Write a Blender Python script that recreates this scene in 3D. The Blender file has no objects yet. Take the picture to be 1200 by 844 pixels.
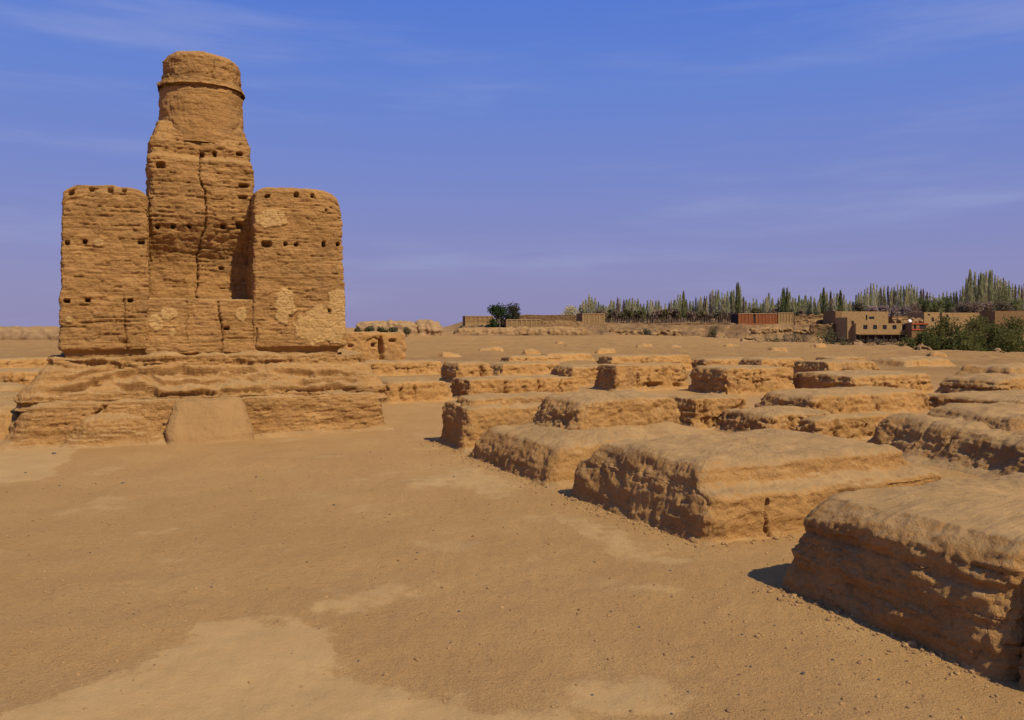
import bpy, math, random
import numpy as np
from mathutils import Vector

C = bpy.context.scene.collection
scene = bpy.context.scene
rad = math.radians
random.seed(5)

# ------------------------------------------------------------------ camera
EYE = 2.6            # eye height in metres
FPX = 950.0          # focal length in photo pixels (photo is 1200 wide)
HOR = 384.0          # row of the level horizon in the photo
cam = bpy.data.cameras.new("camera")
cam.sensor_width = 36.0
cam.lens = 36.0 * FPX / 1200.0
cam.shift_y = -(422.0 - HOR) / 1200.0
cam.clip_start = 0.1
cam.clip_end = 20000
camo = bpy.data.objects.new("camera", cam)
camo.location = (0, 0, EYE)
camo.rotation_euler = (rad(90), 0, 0)
C.objects.link(camo)
scene.camera = camo

# ------------------------------------------------------------------ sky
SUN_AZ, SUN_EL = rad(-46), rad(48)
sdir = Vector((math.cos(SUN_EL) * math.cos(SUN_AZ), math.cos(SUN_EL) * math.sin(SUN_AZ), math.sin(SUN_EL)))
world = bpy.data.worlds.new("World")
scene.world = world
world.use_nodes = True
nt = world.node_tree
N, L = nt.nodes, nt.links
N.clear()
out = N.new('ShaderNodeOutputWorld')
bg = N.new('ShaderNodeBackground'); bg.inputs['Strength'].default_value = 0.1
sky = N.new('ShaderNodeTexSky'); sky.sky_type = 'NISHITA'; sky.sun_disc = False
sky.sun_elevation = SUN_EL
sky.sun_rotation = math.atan2(sdir.x, sdir.y)
tc = N.new('ShaderNodeTexCoord')
sep = N.new('ShaderNodeSeparateXYZ'); L.new(tc.outputs['Generated'], sep.inputs[0])
rmp = N.new('ShaderNodeValToRGB')
els = rmp.color_ramp.elements
stops = [(0.0, (.262, .242, .455)), (.06, (.250, .246, .49)), (.17, (.185, .238, .575)), (.28, (.130, .226, .64)), (.38, (.090, .195, .66)), (1.0, (.05, .12, .42))]
els[0].position, els[0].color = stops[0][0], (*stops[0][1], 1)
els[1].position, els[1].color = stops[-1][0], (*stops[-1][1], 1)
for p, c in stops[1:-1]:
    e = els.new(p); e.color = (*c, 1)
L.new(sep.outputs['Z'], rmp.inputs[0])
# thin stretched cirrus
mp = N.new('ShaderNodeMapping'); mp.inputs['Scale'].default_value = (1.3, 1.3, 11.0)
mp.inputs['Rotation'].default_value = (0, rad(3), 0)
L.new(tc.outputs['Generated'], mp.inputs[0])
nz = N.new('ShaderNodeTexNoise'); nz.inputs['Scale'].default_value = 1.9; nz.inputs['Detail'].default_value = 7; nz.inputs['Roughness'].default_value = .55
L.new(mp.outputs[0], nz.inputs['Vector'])
cr = N.new('ShaderNodeMapRange'); cr.interpolation_type = 'SMOOTHSTEP'
cr.inputs['From Min'].default_value = .46; cr.inputs['From Max'].default_value = .78
cr.inputs['To Min'].default_value = 0; cr.inputs['To Max'].default_value = .40
L.new(nz.outputs['Fac'], cr.inputs['Value'])
mc = N.new('ShaderNodeMix'); mc.data_type = 'RGBA'
mc.inputs['B'].default_value = (.36, .40, .66, 1)
L.new(cr.outputs['Result'], mc.inputs['Factor']); L.new(rmp.outputs['Color'], mc.inputs['A'])
sc10 = N.new('ShaderNodeVectorMath'); sc10.operation = 'SCALE'; sc10.inputs['Scale'].default_value = 10.0
L.new(mc.outputs['Result'], sc10.inputs[0])
ms = N.new('ShaderNodeMix'); ms.data_type = 'RGBA'; ms.inputs['Factor'].default_value = .93
L.new(sky.outputs['Color'], ms.inputs['A']); L.new(sc10.outputs['Vector'], ms.inputs['B'])
L.new(ms.outputs['Result'], bg.inputs['Color'])
L.new(bg.outputs[0], out.inputs[0])

# ------------------------------------------------------------------ sun, exposure
sl = bpy.data.lights.new("sun", 'SUN'); sl.energy = 4.6; sl.angle = rad(0.9); sl.color = (1.0, .89, .70)
so = bpy.data.objects.new("sun", sl); so.rotation_euler = sdir.to_track_quat('Z', 'Y').to_euler(); so.location = (20, -20, 40)
C.objects.link(so)
scene.view_settings.view_transform = 'Standard'
scene.view_settings.look = 'None'
scene.view_settings.exposure = 0.0
scene.view_settings.gamma = 1.0
scene.view_settings.use_curve_mapping = False
scene.render.engine = 'CYCLES'
scene.cycles.max_bounces = 6
scene.cycles.diffuse_bounces = 4

# ------------------------------------------------------------------ numpy noise
M32 = np.uint32(0xffffffff)
def _hash(ix, iy, iz, s=0):
    h = (ix.astype(np.int64) * 374761393 + iy.astype(np.int64) * 668265263 + iz.astype(np.int64) * 2147483647 + s * 1274126177) & 0xffffffff
    h = ((h ^ (h >> 13)) * 1274126177) & 0xffffffff
    h = ((h ^ (h >> 16)) * 2246822519) & 0xffffffff
    return (h ^ (h >> 15)) & 0xffffffff
_G = np.random.RandomState(3).normal(size=(256, 3)); _G /= np.linalg.norm(_G, axis=1)[:, None]
def perlin(P, s=0):
    P = np.asarray(P, float)
    i = np.floor(P).astype(np.int64); f = P - i
    u = f * f * f * (f * (f * 6 - 15) + 10)
    r = 0
    for dx in (0, 1):
        wx = u[:, 0] if dx else 1 - u[:, 0]
        for dy in (0, 1):
            wy = u[:, 1] if dy else 1 - u[:, 1]
            for dz in (0, 1):
                wz = u[:, 2] if dz else 1 - u[:, 2]
                g = _G[_hash(i[:, 0] + dx, i[:, 1] + dy, i[:, 2] + dz, s) & 255]
                r = r + wx * wy * wz * (g[:, 0] * (f[:, 0] - dx) + g[:, 1] * (f[:, 1] - dy) + g[:, 2] * (f[:, 2] - dz))
    return r * 1.5
def fbm(P, o=4, s=0, gain=.5):
    a, r, k = 1.0, 0, 1.0
    for q in range(o):
        r = r + a * perlin(P * k, s + q * 17); a *= gain; k *= 2.03
    return r
def worley(P, s=0):
    P = np.asarray(P, float)
    i = np.floor(P).astype(np.int64)
    f1 = np.full(len(P), 9.0); f2 = np.full(len(P), 9.0)
    for dx in (-1, 0, 1):
        for dy in (-1, 0, 1):
            for dz in (-1, 0, 1):
                h = _hash(i[:, 0] + dx, i[:, 1] + dy, i[:, 2] + dz, s)
                q = np.stack([i[:, 0] + dx + (h & 1023) / 1023., i[:, 1] + dy + ((h >> 10) & 1023) / 1023., i[:, 2] + dz + ((h >> 20) & 1023) / 1023.], 1)
                d = np.sqrt(((q - P) ** 2).sum(1))
                f2 = np.minimum(f2, np.maximum(f1, d)); f1 = np.minimum(f1, d)
    return f1, f2
def sstep(a, b, x):
    t = np.clip((np.asarray(x, float) - a) / (b - a), 0, 1)
    return t * t * (3 - 2 * t)

# ------------------------------------------------------------------ object helpers
def W(px, py, z=0.0):
    """ground point (at height z) that stands on this photo row and column"""
    d = FPX * (EYE - z) / (py - HOR)
    return np.array([(px - 600.0) / FPX * d, d])
def link_mesh(name, verts, faces_q=None, mat=None, parent=None, polys=None, smooth=True, attrs=None):
    me = bpy.data.meshes.new(name)
    verts = np.asarray(verts, float)
    if faces_q is not None:
        fq = np.asarray(faces_q, np.int32)
        k = fq.shape[1]
        extra = polys or []
        nl = fq.size + sum(len(p) for p in extra)
        me.vertices.add(len(verts)); me.vertices.foreach_set('co', verts.ravel())
        me.loops.add(nl)
        me.loops.foreach_set('vertex_index', np.concatenate([fq.ravel()] + [np.asarray(p, np.int32) for p in extra]))
        me.polygons.add(len(fq) + len(extra))
        starts = list(np.arange(len(fq)) * k); q = fq.size
        for p in extra:
            starts.append(q); q += len(p)
        me.polygons.foreach_set('loop_start', np.asarray(starts, np.int32))
        me.update(calc_edges=True); me.validate()
    else:
        me.from_pydata([tuple(v) for v in verts], [], polys); me.update()
    for p in (attrs or {}):
        a = me.attributes.new(p, 'FLOAT', 'POINT'); a.data.foreach_set('value', np.asarray(attrs[p], np.float32))
    me.polygons.foreach_set('use_smooth', np.full(len(me.polygons), bool(smooth)))
    if mat: me.materials.append(mat)
    o = bpy.data.objects.new(name, me); C.objects.link(o)
    if parent is not None: o.parent = parent
    return o
def tag(o, label, cat, group=None):
    o['label'] = label; o['category'] = cat
    if group: o['group'] = group
    return o
def empty(name, loc, rz=0):
    o = bpy.data.objects.new(name, None); o.empty_display_size = .3
    o.location = loc; o.rotation_euler = (0, 0, rz); C.objects.link(o); return o
def structure(o):
    o['kind'] = 'structure'; return o
class MB:
    """collects boxes and bars into one mesh"""
    def __init__(s): s.v = []; s.f = []
    def box(s, x0, x1, y0, y1, z0, z1):
        b = len(s.v)
        s.v += [(x0, y0, z0), (x1, y0, z0), (x1, y1, z0), (x0, y1, z0), (x0, y0, z1), (x1, y0, z1), (x1, y1, z1), (x0, y1, z1)]
        s.f += [(b + i for i in q) for q in ((0, 3, 2, 1), (4, 5, 6, 7), (0, 1, 5, 4), (1, 2, 6, 5), (2, 3, 7, 6), (3, 0, 4, 7))]
    def tube(s, pts, rs, n=6):
        b = len(s.v)
        for k, (p, r) in enumerate(zip(pts, rs)):
            p = Vector(p); d = (Vector(pts[min(k + 1, len(pts) - 1)]) - Vector(pts[max(k - 1, 0)])).normalized()
            a = d.orthogonal().normalized(); c = d.cross(a)
            for i in range(n):
                t = 2 * math.pi * i / n
                s.v.append(tuple(p + a * (r * math.cos(t)) + c * (r * math.sin(t))))
        for k in range(len(pts) - 1):
            for i in range(n):
                j = (i + 1) % n
                s.f.append((b + k * n + i, b + k * n + j, b + (k + 1) * n + j, b + (k + 1) * n + i))
        s.f.append(tuple(b + (len(pts) - 1) * n + i for i in range(n)))
    def quad(s, c, a, b_):
        b = len(s.v); c = np.asarray(c)
        s.v += [tuple(c - a - b_), tuple(c + a - b_), tuple(c + a + b_), tuple(c - a + b_)]
        s.f.append((b, b + 1, b + 2, b + 3))
    def build(s, name, mat, parent=None, smooth=False):
        return link_mesh(name, s.v, None, mat, parent, polys=[tuple(f) for f in s.f], smooth=smooth)

# ------------------------------------------------------------------ materials
def mat_base(name):
    m = bpy.data.materials.new(name); m.use_nodes = True
    n = m.node_tree.nodes; n.clear()
    o = n.new('ShaderNodeOutputMaterial'); b = n.new('ShaderNodeBsdfPrincipled')
    b.inputs['Roughness'].default_value = 1.0; b.inputs['Specular IOR Level'].default_value = 0.08
    m.node_tree.links.new(b.outputs[0], o.inputs[0])
    return m, n, m.node_tree.links, b
def noise(n, l, vec, scale, detail=5, rough=.55):
    t = n.new('ShaderNodeTexNoise'); t.inputs['Scale'].default_value = scale; t.inputs['Detail'].default_value = detail; t.inputs['Roughness'].default_value = rough
    if vec is not None: l.new(vec, t.inputs['Vector'])
    return t.outputs['Fac']
def ramp(n, l, fac, stops):
    r = n.new('ShaderNodeValToRGB'); e = r.color_ramp.elements
    e[0].position, e[0].color = stops[0][0], (*stops[0][1], 1)
    e[1].position, e[1].color = stops[-1][0], (*stops[-1][1], 1)
    for p, c in stops[1:-1]:
        x = e.new(p); x.color = (*c, 1)
    l.new(fac, r.inputs[0]); return r.outputs['Color']
def mixc(n, l, fac, a, b, mode='MIX'):
    x = n.new('ShaderNodeMix'); x.data_type = 'RGBA'; x.blend_type = mode
    for s, v in (('Factor', fac), ('A', a), ('B', b)):
        if hasattr(v, 'is_output') or hasattr(v, 'links'): l.new(v, x.inputs[s])
        elif s == 'Factor': x.inputs[s].default_value = v
        else: x.inputs[s].default_value = (*v, 1)
    return x.outputs['Result']
def maprange(n, l, v, a, b, c=0., d=1.):
    x = n.new('ShaderNodeMapRange'); x.interpolation_type = 'SMOOTHSTEP'
    for s, q in (('From Min', a), ('From Max', b), ('To Min', c), ('To Max', d)): x.inputs[s].default_value = q
    l.new(v, x.inputs['Value']); return x.outputs['Result']
def math_(n, l, op, a, b=None):
    x = n.new('ShaderNodeMath'); x.operation = op
    for i, v in enumerate((a, b)):
        if v is None: continue
        if hasattr(v, 'links'): l.new(v, x.inputs[i])
        else: x.inputs[i].default_value = v
    return x.outputs[0]
def attr(n, name):
    a = n.new('ShaderNodeAttribute'); a.attribute_name = name; return a.outputs['Fac']
def mapping(n, l, vec, sc):
    x = n.new('ShaderNodeMapping'); x.inputs['Scale'].default_value = sc; l.new(vec, x.inputs[0]); return x.outputs[0]

DUST = (.39, .238, .096)
def mud_material(name, lo, hi, dust=DUST, patina=.5, strata=1.0, bumpd=.022):
    m, n, l, b = mat_base(name)
    g = n.new('ShaderNodeNewGeometry'); pos = g.outputs['Position']
    c1 = ramp(n, l, noise(n, l, pos, 1.3, 8, .62), [(.28, lo), (.72, hi)])
    # faint horizontal courses of slightly different clay
    st = noise(n, l, mapping(n, l, pos, (.5, .5, 13)), 1.0, 5, .6)
    c2 = mixc(n, l, maprange(n, l, st, .42, .68, 0, .45 * strata), c1, tuple(x * .68 for x in lo))
    # grains
    gr = noise(n, l, pos, 38, 4, .7)
    c3 = mixc(n, l, maprange(n, l, gr, .35, .7, 0, .35), c2, tuple(x * 1.18 for x in hi))
    # grey brown weathering crust in patches
    pt = noise(n, l, pos, .9, 6, .6)
    c4 = mixc(n, l, maprange(n, l, pt, .5, .68, 0, patina), c3, (.235, .14, .062))
    # settled pale dust on everything that lies flat
    sn = n.new('ShaderNodeSeparateXYZ'); l.new(g.outputs['Normal'], sn.inputs[0])
    upright = maprange(n, l, sn.outputs['Z'], .25, .7, 1.0, 0.0)
    flat = math_(n, l, 'ADD', sn.outputs['Z'], math_(n, l, 'MULTIPLY', math_(n, l, 'SUBTRACT', noise(n, l, pos, 7, 5, .6), .5), .7))
    dn = noise(n, l, pos, 2.2, 7, .65)
    dcol = ramp(n, l, dn, [(.3, tuple(x * .74 for x in dust)), (.7, tuple(x * 1.1 for x in dust))])
    c5 = mixc(n, l, maprange(n, l, flat, .62, .95), c4, dcol)
    # remains of smooth pale plaster
    pl = ramp(n, l, noise(n, l, pos, 4, 6, .6), [(.3, (.50, .295, .104)), (.7, (.62, .38, .142))])
    c6 = mixc(n, l, attr(n, 'plaster'), c5, pl)
    l.new(c6, b.inputs['Base Color'])
    h1 = math_(n, l, 'ADD', noise(n, l, pos, 13, 8, .7), math_(n, l, 'MULTIPLY', noise(n, l, pos, 34, 5, .7), .45))
    h2 = noise(n, l, mapping(n, l, pos, (4, 4, 42)), 1.0, 5, .6)
    h1 = math_(n, l, 'ADD', h1, math_(n, l, 'MULTIPLY', noise(n, l, pos, 70, 3, .7), .28))
    hs = math_(n, l, 'ADD', math_(n, l, 'MULTIPLY', h1, 1.3), math_(n, l, 'MULTIPLY', math_(n, l, 'MULTIPLY', h2, upright), .55 * strata))
    v = n.new('ShaderNodeTexVoronoi'); v.feature = 'DISTANCE_TO_EDGE'; v.inputs['Scale'].default_value = 5.5
    wv = n.new('ShaderNodeVectorMath'); wv.operation = 'ADD'
    nzc = n.new('ShaderNodeTexNoise'); nzc.inputs['Scale'].default_value = 5; l.new(pos, nzc.inputs['Vector'])
    wsc = n.new('ShaderNodeVectorMath'); wsc.operation = 'SCALE'; wsc.inputs['Scale'].default_value = .35
    l.new(nzc.outputs['Color'], wsc.inputs[0]); l.new(pos, wv.inputs[0]); l.new(wsc.outputs[0], wv.inputs[1]); l.new(wv.outputs[0], v.inputs['Vector'])
    crk = math_(n, l, 'MULTIPLY', maprange(n, l, v.outputs['Distance'], 0, .05, -1, 0), maprange(n, l, noise(n, l, pos, 1.7, 3), .54, .66))
    hs = math_(n, l, 'ADD', hs, math_(n, l, 'MULTIPLY', crk, .35))
    bp = n.new('ShaderNodeBump'); bp.inputs['Distance'].default_value = bumpd
    l.new(maprange(n, l, flat, .6, .95, 1.0, .5), bp.inputs['Strength'])
    l.new(hs, bp.inputs['Height']); l.new(bp.outputs[0], b.inputs['Normal'])
    return m
MUD = mud_material('mud_blocks', (.345, .175, .052), (.53, .285, .096), patina=.5, strata=.45, bumpd=.042)
MUDT = mud_material('mud_tower', (.32, .165, .050), (.505, .272, .094), patina=.25, strata=1.5, bumpd=.042)
MUDR = mud_material('mud_ramp', (.27, .15, .055), (.345, .198, .074), dust=(.32, .185, .070), patina=.05, strata=.25, bumpd=.014)
MUDF = mud_material('mud_far', (.30, .165, .062), (.46, .27, .115), patina=.5, bumpd=.15)
MUDP = mud_material('mud_pale_far', (.36, .215, .098), (.49, .31, .15), patina=.2, bumpd=.15)

def plain_mat(name, lo, hi, scale=3., rough=1.0, spec=.1, rnd=0.):
    m, n, l, b = mat_base(name)
    tcn = n.new('ShaderNodeTexCoord')
    c = ramp(n, l, noise(n, l, tcn.outputs['Object'], scale, 6, .6), [(.3, lo), (.7, hi)])
    if rnd:
        oi = n.new('ShaderNodeObjectInfo')
        hs = n.new('ShaderNodeHueSaturation'); l.new(c, hs.inputs['Color'])
        l.new(maprange(n, l, oi.outputs['Random'], 0, 1, 1 - rnd, 1 + rnd), hs.inputs['Value'])
        l.new(maprange(n, l, oi.outputs['Random'], 0, 1, .5 + rnd * .09, .5 - rnd * .06), hs.inputs['Hue'])
        c = hs.outputs['Color']
    l.new(c, b.inputs['Base Color']); b.inputs['Roughness'].default_value = rough; b.inputs['Specular IOR Level'].default_value = spec
    return m

# ------------------------------------------------------------------ terrain
def px_of(x, y): return 600 + FPX * x / np.maximum(y, 1e-3)
EDGE = [(-3000, 900), (480, 900), (560, 330), (640, 275), (800, 225), (880, 165), (940, 145), (1010, 118), (1080, 92), (1140, 88), (1200, 84), (1400, 78), (3000, 70)]
def terrain(x, y):
    P = np.stack([x, y, np.zeros_like(x)], 1)
    d = np.hypot(x, y)
    z = .05 * fbm(P * .22, 3, 1) + .022 * fbm(P * 1.1, 3, 2) * sstep(90, 30, d) + .008 * fbm(P * 5.5, 3, 9) * sstep(40, 15, d)
    z = z + .55 * fbm(P * .035, 4, 3) * sstep(40, 120, d) + .30 * np.abs(fbm(P * np.array([.14, .30, 1]), 5, 33, .6)) * sstep(40, 80, d)
    front = y > 5
    px = np.where(front, px_of(x, y), np.where(x > 0, 3000, -3000))
    px = np.clip(px, -3000, 3000)
    wob = 9 * fbm(P * .03, 4, 5) + 3.5 * fbm(P * .13, 3, 6)
    ed = np.interp(px, [e[0] for e in EDGE], [e[1] for e in EDGE]) + wob * .6
    gd = sstep(620, 900, px)                    # how deep the ravine is
    bk = sstep(505, 560, px)                    # how much of the far bank there is
    floor_z = -10.5 * gd
    drop = sstep(0, 14, y - ed)
    z = z * (1 - drop) + drop * (floor_z + .6 * fbm(P * .06, 4, 7))
    # the far bank climbs in worn terraces
    t = y + wob * 1.6
    start = 262
    s = np.clip((t - start) / 75, 0, 1)
    tt = s * 4
    ter = (np.floor(tt) + sstep(.45, .75, tt - np.floor(tt))) / 4
    bank_top = 3.6 + 1.6 * sstep(330, 460, y) + 3.2 * sstep(452, 520, y) + .9 * fbm(P * .02, 3, 8)
    zb = z + ter * (bank_top - floor_z) + s * (1 - sstep(.9, 1, s)) * .9 * fbm(P * .09, 4, 10)
    zb = zb + sstep(0, .1, s) * (1 - sstep(.85, 1.0, s)) * (1.9 * (.35 - np.abs(fbm(P * .16, 4, 11))) + .9 * fbm(P * .5, 3, 12))
    z = np.where(t > start, z * (1 - bk) + zb * bk, z)
    # open plain rising very slightly to the horizon on the other sides
    z = z + (1 - bk) * sstep(120, 900, d) * 2.0
    return z
def in_poly(x, y, poly):
    r = np.zeros(len(x), bool); n = len(poly)
    for i in range(n):
        x0, y0 = poly[i]; x1, y1 = poly[(i + 1) % n]
        c = ((y0 > y) != (y1 > y)) & (x < (x1 - x0) * (y - y0) / (y1 - y0 + 1e-12) + x0)
        r ^= c
    return r
CRUST = [  # pale trodden crust showing through the grit
    [(330, 722), (395, 730), (400, 752), (385, 765), (402, 790), (470, 805), (560, 815), (700, 836), (900, 870), (500, 960), (-200, 960), (-60, 850), (150, 800), (235, 735)],
    [(360, 712), (440, 690), (520, 676), (510, 690), (450, 706), (400, 722), (380, 724)],
    [(655, 800), (705, 788), (760, 796), (812, 802), (822, 818), (800, 834), (740, 838), (640, 818)],
    [(640, 590), (690, 605), (800, 655), (860, 668), (800, 675), (730, 655), (650, 610)],
    [(-60, 575), (60, 560), (100, 520), (60, 512), (-80, 540)],
    [(290, 648), (340, 648), (330, 656), (292, 654)], [(262, 678), (325, 675), (322, 684), (270, 682)],
    [(235, 700), (290, 704), (300, 716), (240, 712)], [(295, 712), (335, 700), (340, 708), (310, 718)],
    [(470, 560), (560, 545), (620, 570), (600, 590), (540, 572), (480, 575)],
]
def build_ground():
    A = np.concatenate([np.linspace(-180, -40, 71)[:-1], np.linspace(-40, -36, 21)[:-1], np.linspace(-36, 36, 481), np.linspace(36, 40, 21)[1:], np.linspace(40, 180, 71)[1:-1]])
    R = np.concatenate([[.6, 1.5, 2.5, 3.4], np.geomspace(3.9, 320, 520), np.geomspace(324, 620, 70), np.geomspace(650, 14000, 30)])
    aa, rr = np.meshgrid(np.radians(A), R)
    x = (np.sin(aa) * rr).ravel(); y = (np.cos(aa) * rr).ravel()
    z = terrain(x, y)
    P = np.stack([x, y, 0 * x], 1)
    wx = x + .10 * fbm(P * 1.3, 4, 40) + .03 * fbm(P * 7, 3, 42); wy = y + .16 * fbm(P * 1.3, 4, 41) + .05 * fbm(P * 7, 3, 43)
    cr = np.zeros(len(x))
    near = (np.hypot(x, y) < 25)
    for ip, poly in enumerate(CRUST):
        q = [tuple(W(*p)) for p in poly]
        acc = np.zeros(near.sum()); jit = np.random.RandomState(6).normal(0, .13, (14, 2))
        for ox, oy in jit: acc += in_poly(wx[near] + ox, wy[near] + oy * 1.6, q)
        cr[near] = np.maximum(cr[near], acc / len(jit) * (.62 if ip in (3, 9) else 1.0))
    z = z + cr * .008
    nr, na = rr.shape
    i = np.arange(nr - 1)[:, None] * na; j = np.arange(na)[None, :]; j2 = (j + 1) % na
    f = np.stack([i + j, i + j2, i + na + j2, i + na + j], -1).reshape(-1, 4)[:, ::-1]
    o = link_mesh('ground', np.stack([x, y, z], 1), f, None, attrs={'crust': cr}, polys=[list(range(na))])
    m, n, l, b = mat_base('sandy_ground')
    pos = n.new('ShaderNodeNewGeometry').outputs['Position']
    big = noise(n, l, pos, .45, 7, .6)
    grit = ramp(n, l, big, [(.3, (.41, .228, .079)), (.55, (.465, .265, .094)), (.75, (.51, .31, .115))])
    gr = noise(n, l, pos, 30, 6, .75)
    grit = mixc(n, l, maprange(n, l, gr, .42, .66, 0, .6), grit, (.50, .30, .115))
    gr2 = noise(n, l, pos, 60, 3, .75)
    grit = mixc(n, l, maprange(n, l, gr2, .54, .68, 0, .6), grit, (.23, .13, .054))
    gr3 = noise(n, l, pos, 11, 5, .75)
    grit = mixc(n, l, maprange(n, l, gr3, .52, .66, 0, .4), grit, (.32, .178, .068))
    pale = ramp(n, l, noise(n, l, pos, 1.8, 7, .65), [(.3, (.39, .243, .097)), (.7, (.455, .293, .122))])
    pale = mixc(n, l, maprange(n, l, gr, .42, .7, 0, .3), pale, (.37, .21, .08))
    far = n.new('ShaderNodeVectorMath'); far.operation = 'LENGTH'; l.new(pos, far.inputs[0])
    natural = maprange(n, l, noise(n, l, pos, .7, 8, .62), .56, .66, 0, .55)
    edge_n = math_(n, l, 'MULTIPLY', math_(n, l, 'SUBTRACT', noise(n, l, pos, 3.5, 8, .7), .5), 1.6)
    crm = maprange(n, l, math_(n, l, 'ADD', attr(n, 'crust'), edge_n), .25, .75, 0, .85)
    crf = math_(n, l, 'MAXIMUM', crm, natural)
    col = mixc(n, l, crf, grit, pale)
    # farther out the plain is smooth pale silt
    silt = ramp(n, l, noise(n, l, mapping(n, l, pos, (.10, .26, .2)), 1, 10, .72), [(.3, (.305, .165, .055)), (.55, (.39, .22, .076)), (.75, (.46, .275, .10))])
    col = mixc(n, l, maprange(n, l, far.outputs['Value'], 22, 60, 0, .8), col, silt)
    # far bank: browner earth, ravine: duller
    bankc = ramp(n, l, noise(n, l, pos, .12, 8, .7), [(.3, (.12, .066, .028)), (.5, (.25, .142, .058)), (.72, (.39, .235, .10))])
    sx = n.new('ShaderNodeSeparateXYZ'); l.new(pos, sx.inputs[0])
    bl_ = noise(n, l, mapping(n, l, pos, (.10, .10, .9)), 1, 8, .7)
    bankc = mixc(n, l, maprange(n, l, bl_, .5, .62, 0, .75), bankc, (.13, .075, .038))
    bankc = mixc(n, l, maprange(n, l, noise(n, l, pos, .55, 4, .7), .55, .7, 0, .6), bankc, (.40, .24, .10))
    isb = math_(n, l, 'MULTIPLY', maprange(n, l, sx.outputs['Y'], 235, 262), maprange(n, l, math_(n, l, 'DIVIDE', sx.outputs['X'], sx.outputs['Y']), -.09, -.05))
    col = mixc(n, l, isb, col, bankc)
    l.new(col, b.inputs['Base Color'])
    hh = math_(n, l, 'ADD', math_(n, l, 'MULTIPLY', gr, 1.0), math_(n, l, 'MULTIPLY', noise(n, l, pos, 8, 8, .7), 1.1))
    hh = math_(n, l, 'ADD', hh, math_(n, l, 'MULTIPLY', gr2, .35))
    hh = math_(n, l, 'ADD', hh, math_(n, l, 'MULTIPLY', noise(n, l, mapping(n, l, pos, (.9, 1.6, 1)), 1, 8, .75), maprange(n, l, far.outputs['Value'], 25, 60, 0, 14)))
    bp = n.new('ShaderNodeBump'); bp.inputs['Distance'].default_value = .026
    l.new(maprange(n, l, crf, 0, 1, .95, .45), bp.inputs['Strength'])
    l.new(hh, bp.inputs['Height']); l.new(bp.outputs[0], b.inputs['Normal'])
    o.data.materials.append(m)
    structure(o)
build_ground()

# ------------------------------------------------------------------ eroded mud masses
PROF = {
    'plain': [(1.35, -.10), (1.04, .02), (.86, .09), (.60, .45), (.40, .78), (.22, .94), (.08, .985), (0, 1)],
    'lip':   [(1.35, -.10), (1.04, .02), (.88, .10), (.70, .36), (.58, .52), (.48, .60), (.56, .66), (.50, .80), (.30, .92), (.10, .985), (0, 1)],
    'step':  [(1.25, -.10), (1.02, .02), (.94, .08), (.88, .50), (.90, .57), (.78, .64), (.46, .69), (.34, .74), (.22, .94), (.06, .985), (0, 1)],
    'steep': [(1.5, -.10), (1.08, .02), (.76, .07), (.55, .20), (.42, .60), (.30, .88), (.14, .97), (.05, .99), (0, 1)],
    'layer': [(1.4, -.10), (1.04, .02), (.80, .12), (.60, .42), (.46, .50), (.66, .54), (.58, .72), (.42, .76), (.48, .82), (.26, .95), (.08, .985), (0, 1)],
    'bank':  [(1.22, -.10), (1.0, .02), (.93, .10), (.82, .40), (.64, .62), (.46, .80), (.34, .91), (.22, .96), (.06, .99), (0, 1)],
    'banklip': [(1.22, -.10), (1.0, .02), (.94, .10), (.85, .40), (.70, .58), (.60, .65), (.68, .70), (.62, .80), (.40, .90), (.12, .97), (0, 1)],
    'tower': [(1.0, -.02), (1.0, .0), (.8, .3), (.5, .7), (.4, .965), (.2, .99), (0, 1)],
    'under': [(.1, -.02), (.1, .022), (1.0, .05), (.8, .3), (.5, .7), (.4, .965), (.2, .99), (0, 1)],
}
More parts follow.
